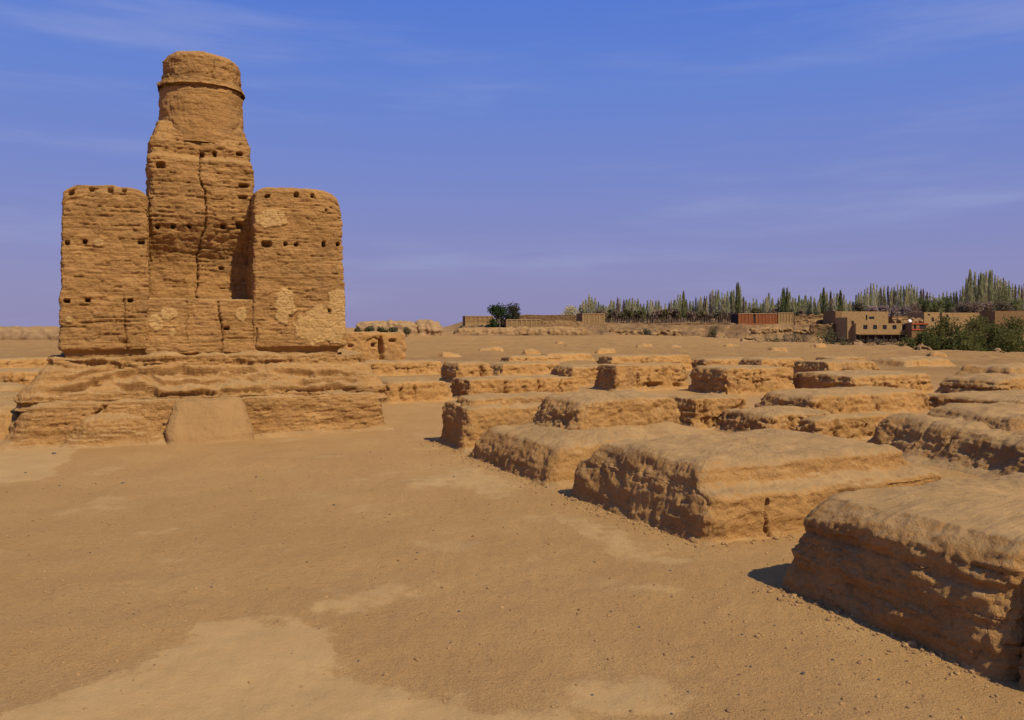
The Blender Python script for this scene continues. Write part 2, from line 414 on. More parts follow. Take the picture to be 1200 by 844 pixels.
def mass(Lu, Lv, h, outs, prof, res, r=.2, seed=0, dome=.04, amp=1.0, course=.085, c_amp=.018, crack=.5, lumps=.6, low=.055, spall=1.0, warpk=1.0,
         holes=(), cracks=(), patches=(), z0=0.0, off=(0, 0), tilt=(0, 0), caprough=1.0, edge=1.0, big=None, arch=None, grooves=(), yshift=None, crown=0., profL=None, gr_amp=.0):
    """returns verts, quads, polys, plaster of one weathered block; base box Lu x Lv (at the foot), height h, front at y = 0"""
    oF, oR, oB, oL = outs
    x0t, x1t, y0t, y1t = oL, Lu - oR, oF, Lv - oB
    pf = PROF[prof] if isinstance(prof, str) else prof
    mo = max(.05, (oF + oL) / 2)
    pts = [(a, z0 + q * h) for a, q in pf]
    A, Z = [], []
    for (a0, q0), (a1, q1) in zip(pts[:-1], pts[1:]):
        ln = math.hypot((a1 - a0) * mo, q1 - q0); k = max(1, int(round(ln / res)))
        for i in range(k): A.append(a0 + (a1 - a0) * i / k); Z.append(q0 + (q1 - q0) * i / k)
    A.append(pts[-1][0]); Z.append(pts[-1][1])
    A, Z = np.array(A), np.array(Z)
    if len(A) > 9:      # round the profile a little
        kern = np.array([1, 2, 1]) / 4.
        for _ in range(2):
            A[1:-1] = np.convolve(A, kern, 'valid'); Z[1:-1] = np.convolve(Z, kern, 'valid')
    rr = min(r, .49 * (x1t - x0t), .49 * (y1t - y0t))
    nu = max(2, int((Lu - 2 * rr) / res)); nv = max(2, int((Lv - 2 * rr) / res)); nc = max(3, int(1.57 * (rr + .5 * mo) / res))
    fx, fy, ct, st = [], [], [], []
    def seg(ax, ay, bx, by, t, n):
        for i in range(n):
            q = i / n; fx.append(ax + (bx - ax) * q); fy.append(ay + (by - ay) * q); ct.append(math.cos(t)); st.append(math.sin(t))
    def arc(cx, cy, t0, n):
        for i in range(n):
            t = t0 + math.pi / 2 * i / n; fx.append(cx); fy.append(cy); ct.append(math.cos(t)); st.append(math.sin(t))
    h_ = math.pi / 2
    seg(0, 0, 1, 0, -h_, nu); arc(1, 0, -h_, nc); seg(1, 0, 1, 1, 0, nv); arc(1, 1, 0, nc)
    seg(1, 1, 0, 1, h_, nu); arc(0, 1, h_, nc); seg(0, 1, 0, 0, 2 * h_, nv); arc(0, 0, 2 * h_, nc)
    fx, fy, ct, st = map(np.array, (fx, fy, ct, st))
    npnt = len(fx)
    rings = []
    for a, z in zip(A, Z):
        ra = rr + max(0, a) * mo * .15
        aL = a if profL is None else float(np.interp((z - z0) / h, [q[1] for q in PROF[profL]], [q[0] for q in PROF[profL]]))
        X0, X1, Y0, Y1 = x0t - aL * oL, x1t + a * oR, y0t - a * oF, y1t + a * oB
        ra = min(ra, .495 * (X1 - X0), .495 * (Y1 - Y0))
        rings.append(np.stack([X0 + ra + fx * (X1 - X0 - 2 * ra) + ra * ct, Y0 + ra + fy * (Y1 - Y0 - 2 * ra) + ra * st, np.full(npnt, z)], 1))
    ncap = max(5, int(.5 * min(x1t - x0t, y1t - y0t) / (res * 1.4)))
    cx, cy = (x0t + x1t) / 2, (y0t + y1t) / 2
    top = rings[-1]
    zt = Z[-1]
    for k in range(1, ncap):
        q = 1 - k / ncap
        p = top.copy(); p[:, 0] = cx + (p[:, 0] - cx) * q; p[:, 1] = cy + (p[:, 1] - cy) * q
        p[:, 2] = zt + dome * (1 - q ** 3)
        rings.append(p)
    G = np.array(rings)                      # rings x points x 3
    nr = len(G)
    du = np.roll(G, -1, 1) - np.roll(G, 1, 1)
    dv = np.gradient(G, axis=0)
    nn = np.cross(du, dv); nn /= np.linalg.norm(nn, axis=2)[:, :, None] + 1e-9
    P = G.reshape(-1, 3); n = nn.reshape(-1, 3)
    Q = P + np.array([seed * 7.31, seed * 3.17, seed * 1.93])
    side = 1 - sstep(.45, .85, n[:, 2])
    iscap = np.zeros((nr, npnt)); iscap[len(A):] = 1; iscap = iscap.ravel()
    hz = np.clip((P[:, 2] - z0) / h, 0, 1)
    d = low * fbm(Q * (1.1 if low < .12 else .8), 3, seed)
    if big: d += big * fbm(Q * .45, 2, seed + 50)
    d += side * amp * .034 * fbm(Q * 4.2, 5, seed + 1, .64)
    # courses: each one juts out a little further at its top
    warp = warpk * .05 * fbm(Q * np.array([.7, .7, .4]), 3, seed + 2) + .012 * fbm(Q * np.array([4, 4, 1]), 2, seed + 3)
    ph = (Q[:, 2] + warp) / course
    ci = np.floor(ph); fr = ph - ci
    hv = (_hash(ci.astype(np.int64), np.zeros(len(ci), np.int64), np.zeros(len(ci), np.int64), seed + 9) & 255) / 255.
    msk = sstep(-.12, .35, fbm(np.stack([Q[:, 0] * .9, Q[:, 1] * .9, ci * 3.7], 1), 3, seed + 4))
    d += side * c_amp * msk * (.25 + hv) * ((1 - fr) ** 1.4 - .35)
    ani = fbm(Q * np.array([1.3, 1.3, 9]), 4, seed + 5)
    d += side * c_amp * .55 * ani
    if gr_amp:      # thin dark bed joints, each running only part of the way
        m2 = sstep(.02, .16, fbm(np.stack([Q[:, 0] * 1.5, Q[:, 1] * 1.5, ci * 5.3 + 11], 1), 3, seed + 44))
        d -= side * gr_amp * m2 * (.5 + hv) * sstep(.40, .12, fr) * sstep(-.02, .06, fr)
    # flaked-off skins with crisp edges
    n1 = fbm(Q * np.array([1.5, 1.5, 4.2]), 4, seed + 80, .55); n2 = fbm(Q * np.array([3.4, 3.4, 10.]), 4, seed + 81, .55)
    d += side * spall * (.022 * (sstep(-.02, .05, n1) - .5) + .014 * (sstep(-.02, .06, n2) - .5) - .016 * np.abs(fbm(Q * 3.0, 3, seed + 82)))
    # clods on the crumbling edge
    f1, f2 = worley(Q * np.array([5.5, 5.5, 7.0]) + .5 * fbm(Q * 3, 2, seed + 12)[:, None], seed + 6)
    up = sstep(.45, .85, hz) * sstep(.02, .4, fbm(Q * 1.6, 3, seed + 7) + .25)
    d += side * lumps * .05 * (np.clip(.75 - f1, 0, 1) - .3) * (.25 + .75 * up)
    # drying cracks
    g1, g2 = worley(Q * np.array([1.15, 1.15, .8]) + .16 * np.stack([fbm(Q * 2.3, 3, seed + 20), fbm(Q * 2.3, 3, seed + 21), fbm(Q * 2.3, 3, seed + 22)], 1), seed + 8)
    e = g2 - g1
    cw = max(.02, res * .9)
    d -= side * crack * .09 * sstep(.05 + cw, .0, e) * sstep(-.05, .2, fbm(Q * .8, 2, seed + 30))
    # surface of the top
    d += (1 - side) * caprough * (.012 * fbm(Q * 2.6, 3, seed + 11, .5) + .011 * fbm(Q * 8, 4, seed + 14, .7))
    d += .009 * fbm(Q * 15, 3, seed + 13, .65) * amp
    foot = sstep(.12, .0, hz)
    d *= 1 - .55 * foot
    plast = np.zeros(len(P))
    fr_mask = sstep(.5, .8, -n[:, 1])
    nzw = fbm(Q * 3.1, 4, seed + 15)
    nzs = fbm(Q * 9, 3, seed + 16)
    for (hx, hzz, rx, rz, dep) in holes:
        q = np.sqrt(((P[:, 0] - hx) / rx) ** 4 + ((P[:, 2] - hzz) / rz) ** 4)
        d -= fr_mask * dep * sstep(1.5, .55, q + .35 * nzs)
    for (line, wd, dep) in cracks:
        lz = np.array([p[1] for p in line]); lx = np.array([p[0] for p in line])
        od = np.argsort(lz); lz, lx = lz[od], lx[od]
        xx = np.interp(P[:, 2], lz, lx) + .05 * nzw + .02 * nzs
        m_ = (P[:, 2] > lz[0]) & (P[:, 2] < lz[-1])
        d -= fr_mask * m_ * dep * sstep(wd, wd * .25, np.abs(P[:, 0] - xx))
    for (line, wd, dep) in grooves:
        lx = np.array([p[0] for p in line]); lz = np.array([p[1] for p in line])
        zz = np.interp(P[:, 0], lx, lz) + .05 * nzw + .008 * nzs - P[:, 2]
        m_ = sstep(lx[0] - .2, lx[0] + .2, P[:, 0]) * sstep(lx[-1] + .2, lx[-1] - .2, P[:, 0]) * sstep(-.45, .1, fbm(Q * 1.1, 3, seed + 90))
        fm = sstep(.15, .45, -n[:, 1])
        d += fm * m_ * dep * (.25 * sstep(-wd * 2.2, -.01, zz) * (zz < 0) - sstep(-.03, .02, zz) * sstep(wd * 3.0, wd * .5, zz))
    for (pxx, pzz, prx, prz) in patches:
        q = ((P[:, 0] - pxx) / prx) ** 2 + ((P[:, 2] - pzz) / prz) ** 2
        k = fr_mask * sstep(1.08, .92, q + .75 * nzw + .2 * nzs)
        plast = np.maximum(plast, k)
    d = d * (1 - .75 * plast) + plast * .035
    if plast.any():
        p1, p2 = worley(Q * 6.5 + .3 * nzw[:, None], seed + 70)
        d -= plast * .03 * sstep(.09, .02, p2 - p1)
    if arch:
        ax0, ax1, az0, az1, dep = arch
        rx = (ax1 - ax0) / 2; acx = (ax0 + ax1) / 2
        X_ = np.abs(P[:, 0] - acx)
        topz = az1 - rx * .9 + rx * .9 * np.sqrt(np.clip(1 - (X_ / rx) ** 2, 0, 1))
        inside = (X_ < rx) & (P[:, 2] > az0) & (P[:, 2] < topz)
        d -= fr_mask * inside * dep
    V = P + n * d[:, None]
    V[:, 2] += tilt[0] * (P[:, 0] - cx) * hz + tilt[1] * (P[:, 1] - cy) * hz
    if yshift: V[:, 1] += yshift[2] * (1 - sstep(yshift[0], yshift[1], P[:, 2]))
    if crown: V[:, 2] -= crown * sstep(.80, 1.0, hz) * np.abs((P[:, 0] - cx) / (.5 * (Lu))) ** 6
    V[:, 0] += off[0]; V[:, 1] += off[1]
    i = np.arange(nr - 1)[:, None] * npnt; j = np.arange(npnt)[None, :]; j2 = (j + 1) % npnt
    F = np.stack([i + j, i + j2, i + npnt + j2, i + npnt + j], -1).reshape(-1, 4)
    last = list((nr - 1) * npnt + np.arange(npnt))
    return V, F, [last], plast
def mass_obj(name, parts, mat, parent=None, loc=None, rz=0):
    Vs, Fs, Ps, Al = [], [], [], []
    b = 0
    for (V, F, pl, pa) in parts:
        Vs.append(V); Fs.append(F + b); Ps += [[q + b for q in p] for p in pl]; Al.append(pa); b += len(V)
    o = link_mesh(name, np.concatenate(Vs), np.concatenate(Fs), mat, parent, polys=Ps, attrs={'plaster': np.concatenate(Al)})
    if loc is not None: o.location = (loc[0], loc[1], loc[2] if len(loc) > 2 else 0)
    o.rotation_euler = (0, 0, rz)
    return o

G0 = 25.0                      # the whole site is laid out on one grid turned 25 degrees
def uv(deg): a = rad(deg); return np.array([math.cos(a), math.sin(a)]), np.array([-math.sin(a), math.cos(a)])
GROUP = 'eroded mud blocks across the plain'
def block(label, fl, Lu, Lv, h, outs=(.3, .3, .3, .3), prof='plain', seed=1, ang=G0, extra=None, **kw):
    d = math.hypot(*fl)
    res = kw.pop('res', max(.024, .0016 * d))
    kw.setdefault('r', .14)
    if d > 17: kw.setdefault('spall', 1.9); kw.setdefault('amp', 1.7); kw.setdefault('crack', 1.0); kw.setdefault('c_amp', .03); kw.setdefault('gr_amp', .07); kw.setdefault('course', .2)
    if d > 17 and 'cracks' not in kw:
        rb = random.Random(seed); cs = []
        for q in range(rb.choice([2, 3, 3, 4])):
            x_ = rb.uniform(.15, .95) * Lu; b_ = rb.uniform(.0, .4) * h; t_ = h * rb.uniform(.8, 1.05)
            cs.append(([(x_, b_), (x_ + rb.uniform(-.12, .12), (b_ + t_) / 2), (x_ + rb.uniform(-.08, .08), t_)], rb.uniform(.03, .07), rb.uniform(.12, .24)))
        kw['cracks'] = cs
    parts = [mass(Lu, Lv, h, outs, prof, res, seed=seed, **kw)]
    for e in (extra or []):
        e = dict(e); parts.append(mass(e.pop('Lu'), e.pop('Lv'), e.pop('h'), e.pop('outs'), e.pop('prof', 'plain'), res, seed=seed + 31, **e))
    o = mass_obj('mud_block', parts, MUD, loc=fl, rz=rad(ang))
    tag(o, label, 'ruin', GROUP)
    return o

u25, v25 = uv(25)
# --- nearest blocks at the right
bl = W(915, 692)
block('nearest mud block, at right, broad flat top with a crumbling overhanging crust', bl - v25 * 2.28, 6.0, 2.35, .95, (.06, .4, .28, .40), 'lip', 3, profL='banklip', c_amp=.010,
      lumps=.35, amp=.85, low=.06, dome=.03, crack=.2, r=.12, res=.018, spall=.75, gr_amp=.02)
block('mud chunk at the right edge, parted by a crack from the nearest big block', bl - v25 * 4.75 + u25 * .03, 5.5, 2.4, .93, (.3, .3, .06, .36), 'lip', 8,
      lumps=1.3, amp=1.4, low=.1, crack=.5, res=.02)
block('wide flat-topped mud block with a stepped front ledge and one deep vertical crack', W(825, 643), 4.35, 3.35, .87, (.62, .5, .4, .56), 'step', 12, res=.02, profL='bank', c_amp=.008, spall=.7, gr_amp=.0,
      lumps=.6, amp=.65, low=.06, cracks=[([(1.02, .02), (.98, .25), (1.05, .48)], .035, .16)], r=.09, crack=.2)
block('two-tiered mud block with a rounded shelf below and a lumpy cracked cap above', W(643, 572), 4.3, 3.6, .62, (.42, .4, .4, .46), 'plain', 17, profL='bank', c_amp=.008, lumps=.3, amp=.8, crack=.12, spall=.7, res=.024, dome=.16,
      extra=[dict(Lu=2.75, Lv=2.0, h=.70, z0=.55, outs=(.25, .25, .3, .55), prof='plain', off=(.92, 1.05), lumps=1.4, dome=.05, amp=1.3)])
block('tall narrow-ended mud block with a sheer dark end wall, left of the two-tiered block', W(545, 531), 3.2, 2.0, .90, (.42, .3, .3, .22), 'steep', 21, lumps=.8,
      extra=[dict(Lu=2.6, Lv=1.1, h=.2, z0=.84, outs=(.15, .2, .2, .15), off=(.3, .62), lumps=1.4)])
block('long mud block split by three black vertical cracks, behind the sheer dark-ended block', W(545, 468), 5.0, 2.4, .66, (.25, .3, .3, .3), 'steep', 25,
      cracks=[([(1.75, .05), (1.65, .3), (1.72, .62)], .06, .25), ([(3.1, .1), (3.05, .4), (3.1, .62)], .06, .25), ([(4.1, .1), (3.95, .35), (4.1, .6)], .05, .2)], crack=.3)
block('smooth rounded mud wall with a flat top beside the right end of the stupa platform', W(450, 473), 2.7, 3.4, .66, (.3, .3, .3, .3), 'plain', 29, lumps=.3, crack=.1, r=.3)
block('small mud block with a dark cleft at its left, behind the rounded platform-side wall', W(533, 450), 2.1, 2.4, .92, (.3, .25, .3, .3), 'layer', 33)
block('low long mud block with a dark clod at its left, behind the triple-cracked block', W(584, 442), 4.0, 2.6, .68, (.3, .3, .3, .5), 'layer', 37)
block('pale mud block with a ragged dark left corner, left of the square hollowed block', W(667, 453), 3.2, 2.4, .84, (.3, .3, .3, .4), 'plain', 41)
block('large square mud block with a black left end and hollows at its foot', W(720, 460), 3.9, 2.0, 1.05, (.3, .25, .3, .3), 'steep', 45, lumps=.9,
      holes=[(2.0, .25, .45, .08, .2), (3.2, .2, .2, .07, .18), (1.25, .45, .05, .25, .2)], crack=.8)
block('low mud ridge peeping over the top of the large square hollowed block', W(716, 437), 6.0, 2.0, .92, (.3, .3, .3, .3), 'layer', 49)
block('mud block with a dark left end like stacked slabs, right of the square block', W(850, 464), 3.7, 2.5, 1.02, (.28, .3, .3, .35), 'layer', 53, c_amp=.07, course=.2)
block('mud block with a low dark end, behind the slab-layered block', W(892, 441), 3.4, 2.2, .90, (.3, .3, .3, .35), 'layer', 57)
block('short cracked mud block tucked against the right side of the two-tiered cap', W(812, 505), 2.1, 1.6, .76, (.28, .2, .2, .25), 'steep', 61, lumps=.9, crack=.9)
block('low broad mud slab right behind the wide flat-topped stepped block', W(900, 515), 2.5, 2.3, .52, (.25, .3, .3, .4), 'plain', 65, lumps=1.0)
block('low crumbling lumpy mud wall between the stepped block and the pale-domed block', W(956, 520), 3.4, .95, .50, (.22, .3, .2, .3), 'plain', 69, lumps=1.5)
block('pale-domed mud block with a jointed right end, right middle of the field', W(950, 491), 5.3, 2.5, .60, (.3, .3, .3, .45), 'plain', 73, dome=.1, crack=.9)
block('long dark-nosed mud block with a block-jointed sunny face, behind the pale-domed block', W(1000, 466), 4.6, 3.4, .78, (.3, .3, .3, .26), 'layer', 77, c_amp=.05)
block('smaller dark-nosed mud block, farther of the two in line behind the pale-domed block', W(970, 449), 3.7, 2.6, .95, (.3, .3, .3, .26), 'layer', 81, c_amp=.06)
block('thin dark mud ridge behind the farther dark-nosed block', W(975, 437), 3.2, 1.8, .86, (.3, .3, .3, .4), 'layer', 85)
block('broad sloping mud block with rough two-step shaded side, behind the nearest block', np.array([8.5, 12.7]), 6.5, 5.4, .66, (.4, .3, .4, .75), 'plain', 89, ang=9,
      lumps=1.1, low=.1, amp=1.3, extra=[dict(Lu=5.5, Lv=3.0, h=.34, z0=.58, outs=(.4, .3, .3, .55), off=(1.0, 2.0), lumps=1.5, amp=1.4, low=.1)])
block('flat thin mud slab with a dark broken edge, above the broad sloping block', np.array([14.7, 22.4]), 5.0, 4.2, .48, (.25, .3, .3, .3), 'lip', 93, lumps=1.3)
block('dark lumpy mud mound at the right edge behind the flat thin slab', W(1170, 471), 4.6, 2.8, .74, (.35, .3, .3, .7), 'layer', 97, lumps=1.3, low=.12)
block('faint low mud bank at the right edge, farthest before the ravine trees', W(1185, 445), 7.0, 3.2, .62, (.5, .4, .5, .8), 'plain', 101, low=.14)
# --- low remains behind and around
block('low layered mud wall at the foot of the arched ruin', W(402, 442), 5.8, 2.2, .74, (.3, .3, .3, .3), 'layer', 105, c_amp=.05)
block('low broken mud ledge on the open plain, left of the middle', W(596, 426), 4.6, 2.0, .48, (.4, .4, .4, .4), 'layer', 109)
block('low pale mud ledge on the open plain, behind the ragged-cornered block', W(640, 425), 4.4, 2.0, .62, (.5, .4, .4, .4), 'plain', 113)
block('low mud ledge next to the dark low-ended block, on its left', W(826, 434), 5.2, 2.0, .66, (.4, .4, .4, .4), 'layer', 117)
block('low mud hump on the plain at the far right, beyond the thin dark ridge', W(1060, 432), 5.2, 3.4, .55, (.6, .6, .6, .8), 'plain', 121, low=.15)
block('long low mud wall far left behind the stupa', W(-20, 434), 8.0, 2.0, .66, (.4, .3, .3, .3), 'layer', 125)
block('flat layered mud slab at the left edge, middle of the three left of the stupa', np.array([-22.7, 31.0]), 4.8, 3.0, .84, (.4, .5, .4, .3), 'layer', 129, c_amp=.07, course=.2, r=.5)
block('nearest mud slab at the left edge with a dark layered right end', np.array([-17.6, 21.9]), 4.1, 3.0, .86, (.5, .6, .4, .3), 'layer', 133, c_amp=.07, course=.18, r=.6)

for k, (a_, b_, L_, h_) in enumerate([(652, 405, 1.6, .34), (664, 407, 1.1, .26), (745, 409, 2.4, .38), (790, 411, 2.0, .32), (700, 416, 2.6, .42), (560, 412, 3.0, .36), (520, 419, 2.4, .34), (850, 407, 2.8, .4), (905, 413, 2.2, .36), (960, 410, 3.0, .4), (1090, 419, 2.0, .34), (615, 417, 2.2, .40)]):
    p_ = W(a_, b_); dd_ = math.hypot(*p_)
    o = mass_obj('earth_ledge', [mass(L_, 1.5, h_ + .1, (.6, .5, .5, .55), 'plain', .07, seed=500 + k, r=.3, low=.17, amp=2.8, lumps=2, spall=1.5, crack=.5, dome=.08)], MUD, loc=(p_[0], p_[1], float(terrain(p_[:1], p_[1:])[0]) - .10), rz=rad(25 + 22 * math.sin(k * 2.3)))
    tag(o, 'small worn earth ledge lying on the open plain beyond the blocks', 'earth mound', 'small earth ledges on the far plain')

# ------------------------------------------------------------------ the stupa
T0 = np.array([-10.5, 18.8])
def TX(px, py, Y=0.0):
    """photo pixel -> (X, Z) on the plane Y of the stupa's own frame"""
    o = T0 + v25 * Y; k = (px - 600) / FPX
    t = (k * o[1] - o[0]) / (u25[0] - k * u25[1])
    return t, EYE + (HOR - py) / FPX * (o[1] + u25[1] * t)
def hl(lst, Y=0.0, x0=0.0, r=.046, dep=.26):
    q = []
    for it in lst:
        X, Z = TX(it[0], it[1], Y); k = it[2] if len(it) > 2 else 1.0; k2 = it[3] if len(it) > 3 else k
        q.append((X - x0, Z, r * k, r * k2, dep))
    return q
def ck(lst, Y=0.0, x0=0.0, w=.035, dep=.12):
    return ([(TX(a, b, Y)[0] - x0, TX(a, b, Y)[1]) for a, b in lst], w, dep)
def ph(lst, Y=0.0, x0=0.0):
    q = []
    for a0, b0, a1, b1 in lst:
        X0, Z1 = TX(a0, b0, Y); X1, Z0 = TX(a1, b1, Y); q.append(((X0 + X1) / 2 - x0, (Z0 + Z1) / 2, (X1 - X0) / 2, (Z1 - Z0) / 2))
    return q
def gv(lst, y, x0, w, dep): return ([(TX(a, b, -y)[0] + x0, TX(a, b, -y)[1]) for a, b in lst], w, dep)
stupa = empty('mud_stupa', (T0[0], T0[1], 0), rad(25))
tag(stupa, 'tall ruined mud-brick stupa, round drum on a square tower between two piers', 'ruin')
RS = .023
def tpart(name, m, mat=MUDT):
    return mass_obj(name, [m] if not isinstance(m, list) else m, mat, parent=stupa)
# platform
tpart('platform', mass(9.3, 9.0, .93, (.35, .4, .4, 1.5), 'steep', RS, r=.45, seed=201, off=(-1.65, -1.45), dome=.02, low=.08, c_amp=.03, lumps=.5, crack=.2,
                       cracks=[([(2.2, .0), (2.35, .5), (2.7, .95)], .07, .2), ([(2.4, .6), (2.9, .62)], .05, .15)]))
# slumped pedestal
PED = [(1.0, -.12), (.90, .0), (.98, .06), (.90, .2), (.72, .34), (.58, .46), (.46, .58), (.36, .68), (.24, .74), (.20, .78), (.18, .97), (0, 1)]
tpart('pedestal', mass(8.5, 8.2, 1.02, (.95, .6, .5, .8), PED, RS, r=.3, seed=207, off=(-.85, -1.0), z0=.9, low=.10, c_amp=.10, course=.27, warpk=5.0, lumps=.9, crack=.5, dome=-.02, spall=1.5, amp=1.3,
      grooves=[gv([(90, 452), (130, 441), (155, 437), (183, 434), (208, 432.5), (240, 434.5), (272, 431.5), (300, 432), (330, 434), (367, 436), (410, 437)], .6, .85, .05, .17), gv([(60, 456), (110, 448), (170, 454), (196, 459.5), (227, 460.5), (256, 458), (285, 455), (320, 454), (354, 455), (383, 453.5), (425, 452)], .9, .85, .06, .2), gv([(75, 443), (120, 432), (150, 428), (190, 446), (230, 447), (300, 443), (360, 445), (420, 445)], .7, .85, .04, .10)]))
# rounded lumps left of the ramp
tpart('fallen_lump', mass(2.2, 1.6, .62, (.5, .5, .4, .6), 'plain', RS, r=.4, seed=211, off=(.15, -1.75), low=.14, dome=.1, c_amp=.05))
tpart('fallen_lump', mass(1.3, 1.0, .88, (.4, .3, .3, .35), 'plain', RS, r=.35, seed=216, off=(1.0, -1.5), z0=0.0, low=.1, dome=.08, lumps=.4))
# earth slumped against the left flank
tpart('slumped_bank', mass(5.0, 5.5, .82, (.9, .4, .5, 2.6), 'plain', .04, r=.6, seed=225, off=(-4.9, -.95), low=.13, dome=.05, lumps=.6, c_amp=.03, crack=.3), MUD)
# ramp
tpart('ramp', mass(1.90, 1.9, .93, (.80, .22, .1, .22), [(1.2, -.1), (1, .0), (.75, .3), (.50, .6), (.28, .85), (.14, .97), (0, 1)], RS, r=.20, seed=221, spall=.4, off=(2.22, -1.98), low=.06, c_amp=.012, lumps=.15, crack=0, amp=.6), MUDR)
ZB, ZN = 1.9, 3.32
xl = TX(172, 300)[0]; xr = TX(299, 300)[0]; xe = TX(404, 300)[0]
# left pier
zt = TX(110, 216)[1]
tpart('left_pier', mass(xl + .09, 2.4, zt - ZB, (.16, .05, .1, .12), 'under', RS, r=.06, seed=231, z0=ZB, low=.03, c_amp=.013, amp=.75, course=.105, spall=.85, gr_amp=.045, crown=.30, lumps=.35, crack=.35, dome=.02, off=(-.03, 0), 
    holes=hl([(85, 222, 1.2), (109, 221.5), (131, 222, 1.2, 1.4), (147, 222), (80, 284), (101, 283), (167, 284, 1.4, .8), (80, 353, 1.2, .9), (104.5, 352), (154, 352, 1.2, .9)]),
    cracks=[ck([(148, 350), (147, 375), (150, 412)], w=.025, dep=.08)], patches=ph([(78, 370, 88, 379), (110, 280, 122, 289)])))
# right pier
zt2 = TX(350, 220)[1]
tpart('right_pier', mass(xe - xr + .12, 2.4, zt2 - ZB, (.16, .22, .1, .06), 'under', RS, r=.07, seed=237, z0=ZB, low=.03, c_amp=.011, amp=.7, course=.09, spall=.75, gr_amp=.038, crown=.42, lumps=.3, crack=.25, dome=.06, off=(xr - .05, 0),
    holes=hl([(314, 228, 1.4, .8), (348, 227.5, 1.2, 1.3), (367, 229), (335, 286), (348, 286), (380, 286, 1, 1.5), (397, 286), (313, 286, 2.6, 1.6), (383, 246, .7), (386, 364, .8)], x0=xr - .05),
    cracks=[ck([(301, 384), (300, 400), (298, 411)], x0=xr - .05)], patches=ph([(300, 244, 337, 268), (322, 338, 345, 378), (345, 362, 412, 404), (384, 338, 412, 380), (326, 340, 345, 355)], x0=xr - .05)))
# the wall below the niche
tpart('niche_base', mass(xr - xl + .10, 6.0, ZN - ZB, (.13, .03, .1, .03), 'under', RS, r=.05, seed=243, z0=ZB, low=.025, c_amp=.011, amp=.7, course=.095, spall=.75, gr_amp=.04, lumps=.35, crack=.3, dome=.0, off=(xl - .04, .02),
    holes=hl([(268, 385, 1.5, .9)], x0=xl),
    cracks=[ck([(259, 352), (260, 376), (263, 395), (262, 418)], x0=xl, w=.022, dep=.12), ck([(221, 352), (222, 400)], x0=xl, w=.02, dep=.06)],
    patches=ph([(176, 368, 193, 390), (188, 362, 212, 376), (200, 384, 208, 394), (279, 362, 292, 378)], x0=xl)))
tpart('rear_core', mass(6.3, 3.6, 3.6, (.15, .2, .2, .2), 'under', .06, r=.2, seed=247, z0=ZB, off=(.2, 2.3)))
# square central tower
YC = .86
cx0 = TX(172, 300, YC)[0]; cx1 = TX(299, 300, YC)[0]
zc = TX(235, 138, YC)[1]
CT = [(1.3, 0), (1.2, .2), (1.0, .40), (.9, .62), (.85, .77), (.2, .80), (.3, .86), (.1, .89), (-.5, .94), (-1.3, .985), (-2.3, 1)]
tpart('central_tower', mass(cx1 - cx0, 2.75, zc - ZN + .1, (.22, .13, .25, .11), CT, RS, r=.16, seed=253, z0=ZN - .1, low=.06, c_amp=.013, course=.11, spall=.8, gr_amp=.042, yshift=(4.2, 5.7, .68), lumps=.6, crack=.35, dome=.02, off=(cx0, YC - .1), amp=.85,
    holes=hl([(237, 180), (252, 180, 1, 1.4), (281, 180, 1.7, 1), (184.6, 265), (203, 265), (222, 265), (262, 265, 1.3), (281, 264, 1.8), (262, 313, 1.3, .8), (188, 194, 2, 1.6), (286, 218, 2.8, 1), (284, 232, 2.4, .8)], YC, cx0),
    cracks=[ck([(233, 182), (234, 212), (240, 225), (240, 265), (233, 300), (233, 350)], YC, cx0, w=.028, dep=.14)]))
# the round drum, two stages
dc = (3.24, 1.97)
def drum(r, z0, z1, seed, **kw):
    q = 2 * r; pf_ = kw.pop('pf', [(1.3, 0), (1.25, .2), (.95, .5), (.65, .90), (.3, .975), (0, 1)])
    a = dict(r=r * .98, low=.035, c_amp=.010, lumps=.2, crack=.2, amp=.7); a.update(kw)
    return mass(q, q, z1 - z0, (.07, .07, .07, .07), pf_, RS, seed=seed, z0=z0, off=(dc[0] - r, dc[1] - r), **a)
tpart('lower_drum', drum(1.055, zc - .60, TX(235, 99, 1.2)[1], 261, spall=.45))
tpart('upper_drum', [drum(.985, TX(235, 101.5, 1.2)[1], TX(235, 61, 1.2)[1], 267, lumps=.7, c_amp=.02, crack=.6, dome=.03, pf=[(.6, 0), (1, .02), (.95, .3), (.9, .70), (.65, .84), (-.1, .94), (-1.0, .985), (-2.0, 1)]), ])
z_r = TX(235, 98.5, 1.2)[1]
tpart('drum_moulding', drum(1.075, z_r - .05, z_r + .10, 271, lumps=.9, amp=1.3, spall=.6))

# the arched ruin behind the stupa
ar = mass_obj('arched_ruin', [mass(4.5, 3.0, 2.28, (.25, .2, .3, .2), 'steep', .055, r=.25, seed=301, low=.1, lumps=.6, dome=.02,
              arch=(1.75, 2.95, .45, 2.02, .13), holes=[(2.75, 1.0, .12, .95, .35), (3.5, 1.8, .2, .1, .3), (2.3, 1.55, .12, .12, .4), (.9, 1.5, .15, .1, .2)])], MUD, loc=(-10.4, 48.0), rz=rad(25))
tag(ar, 'ruined mud wall with a blocked round arch, behind the stupa\'s right pier', 'ruin')

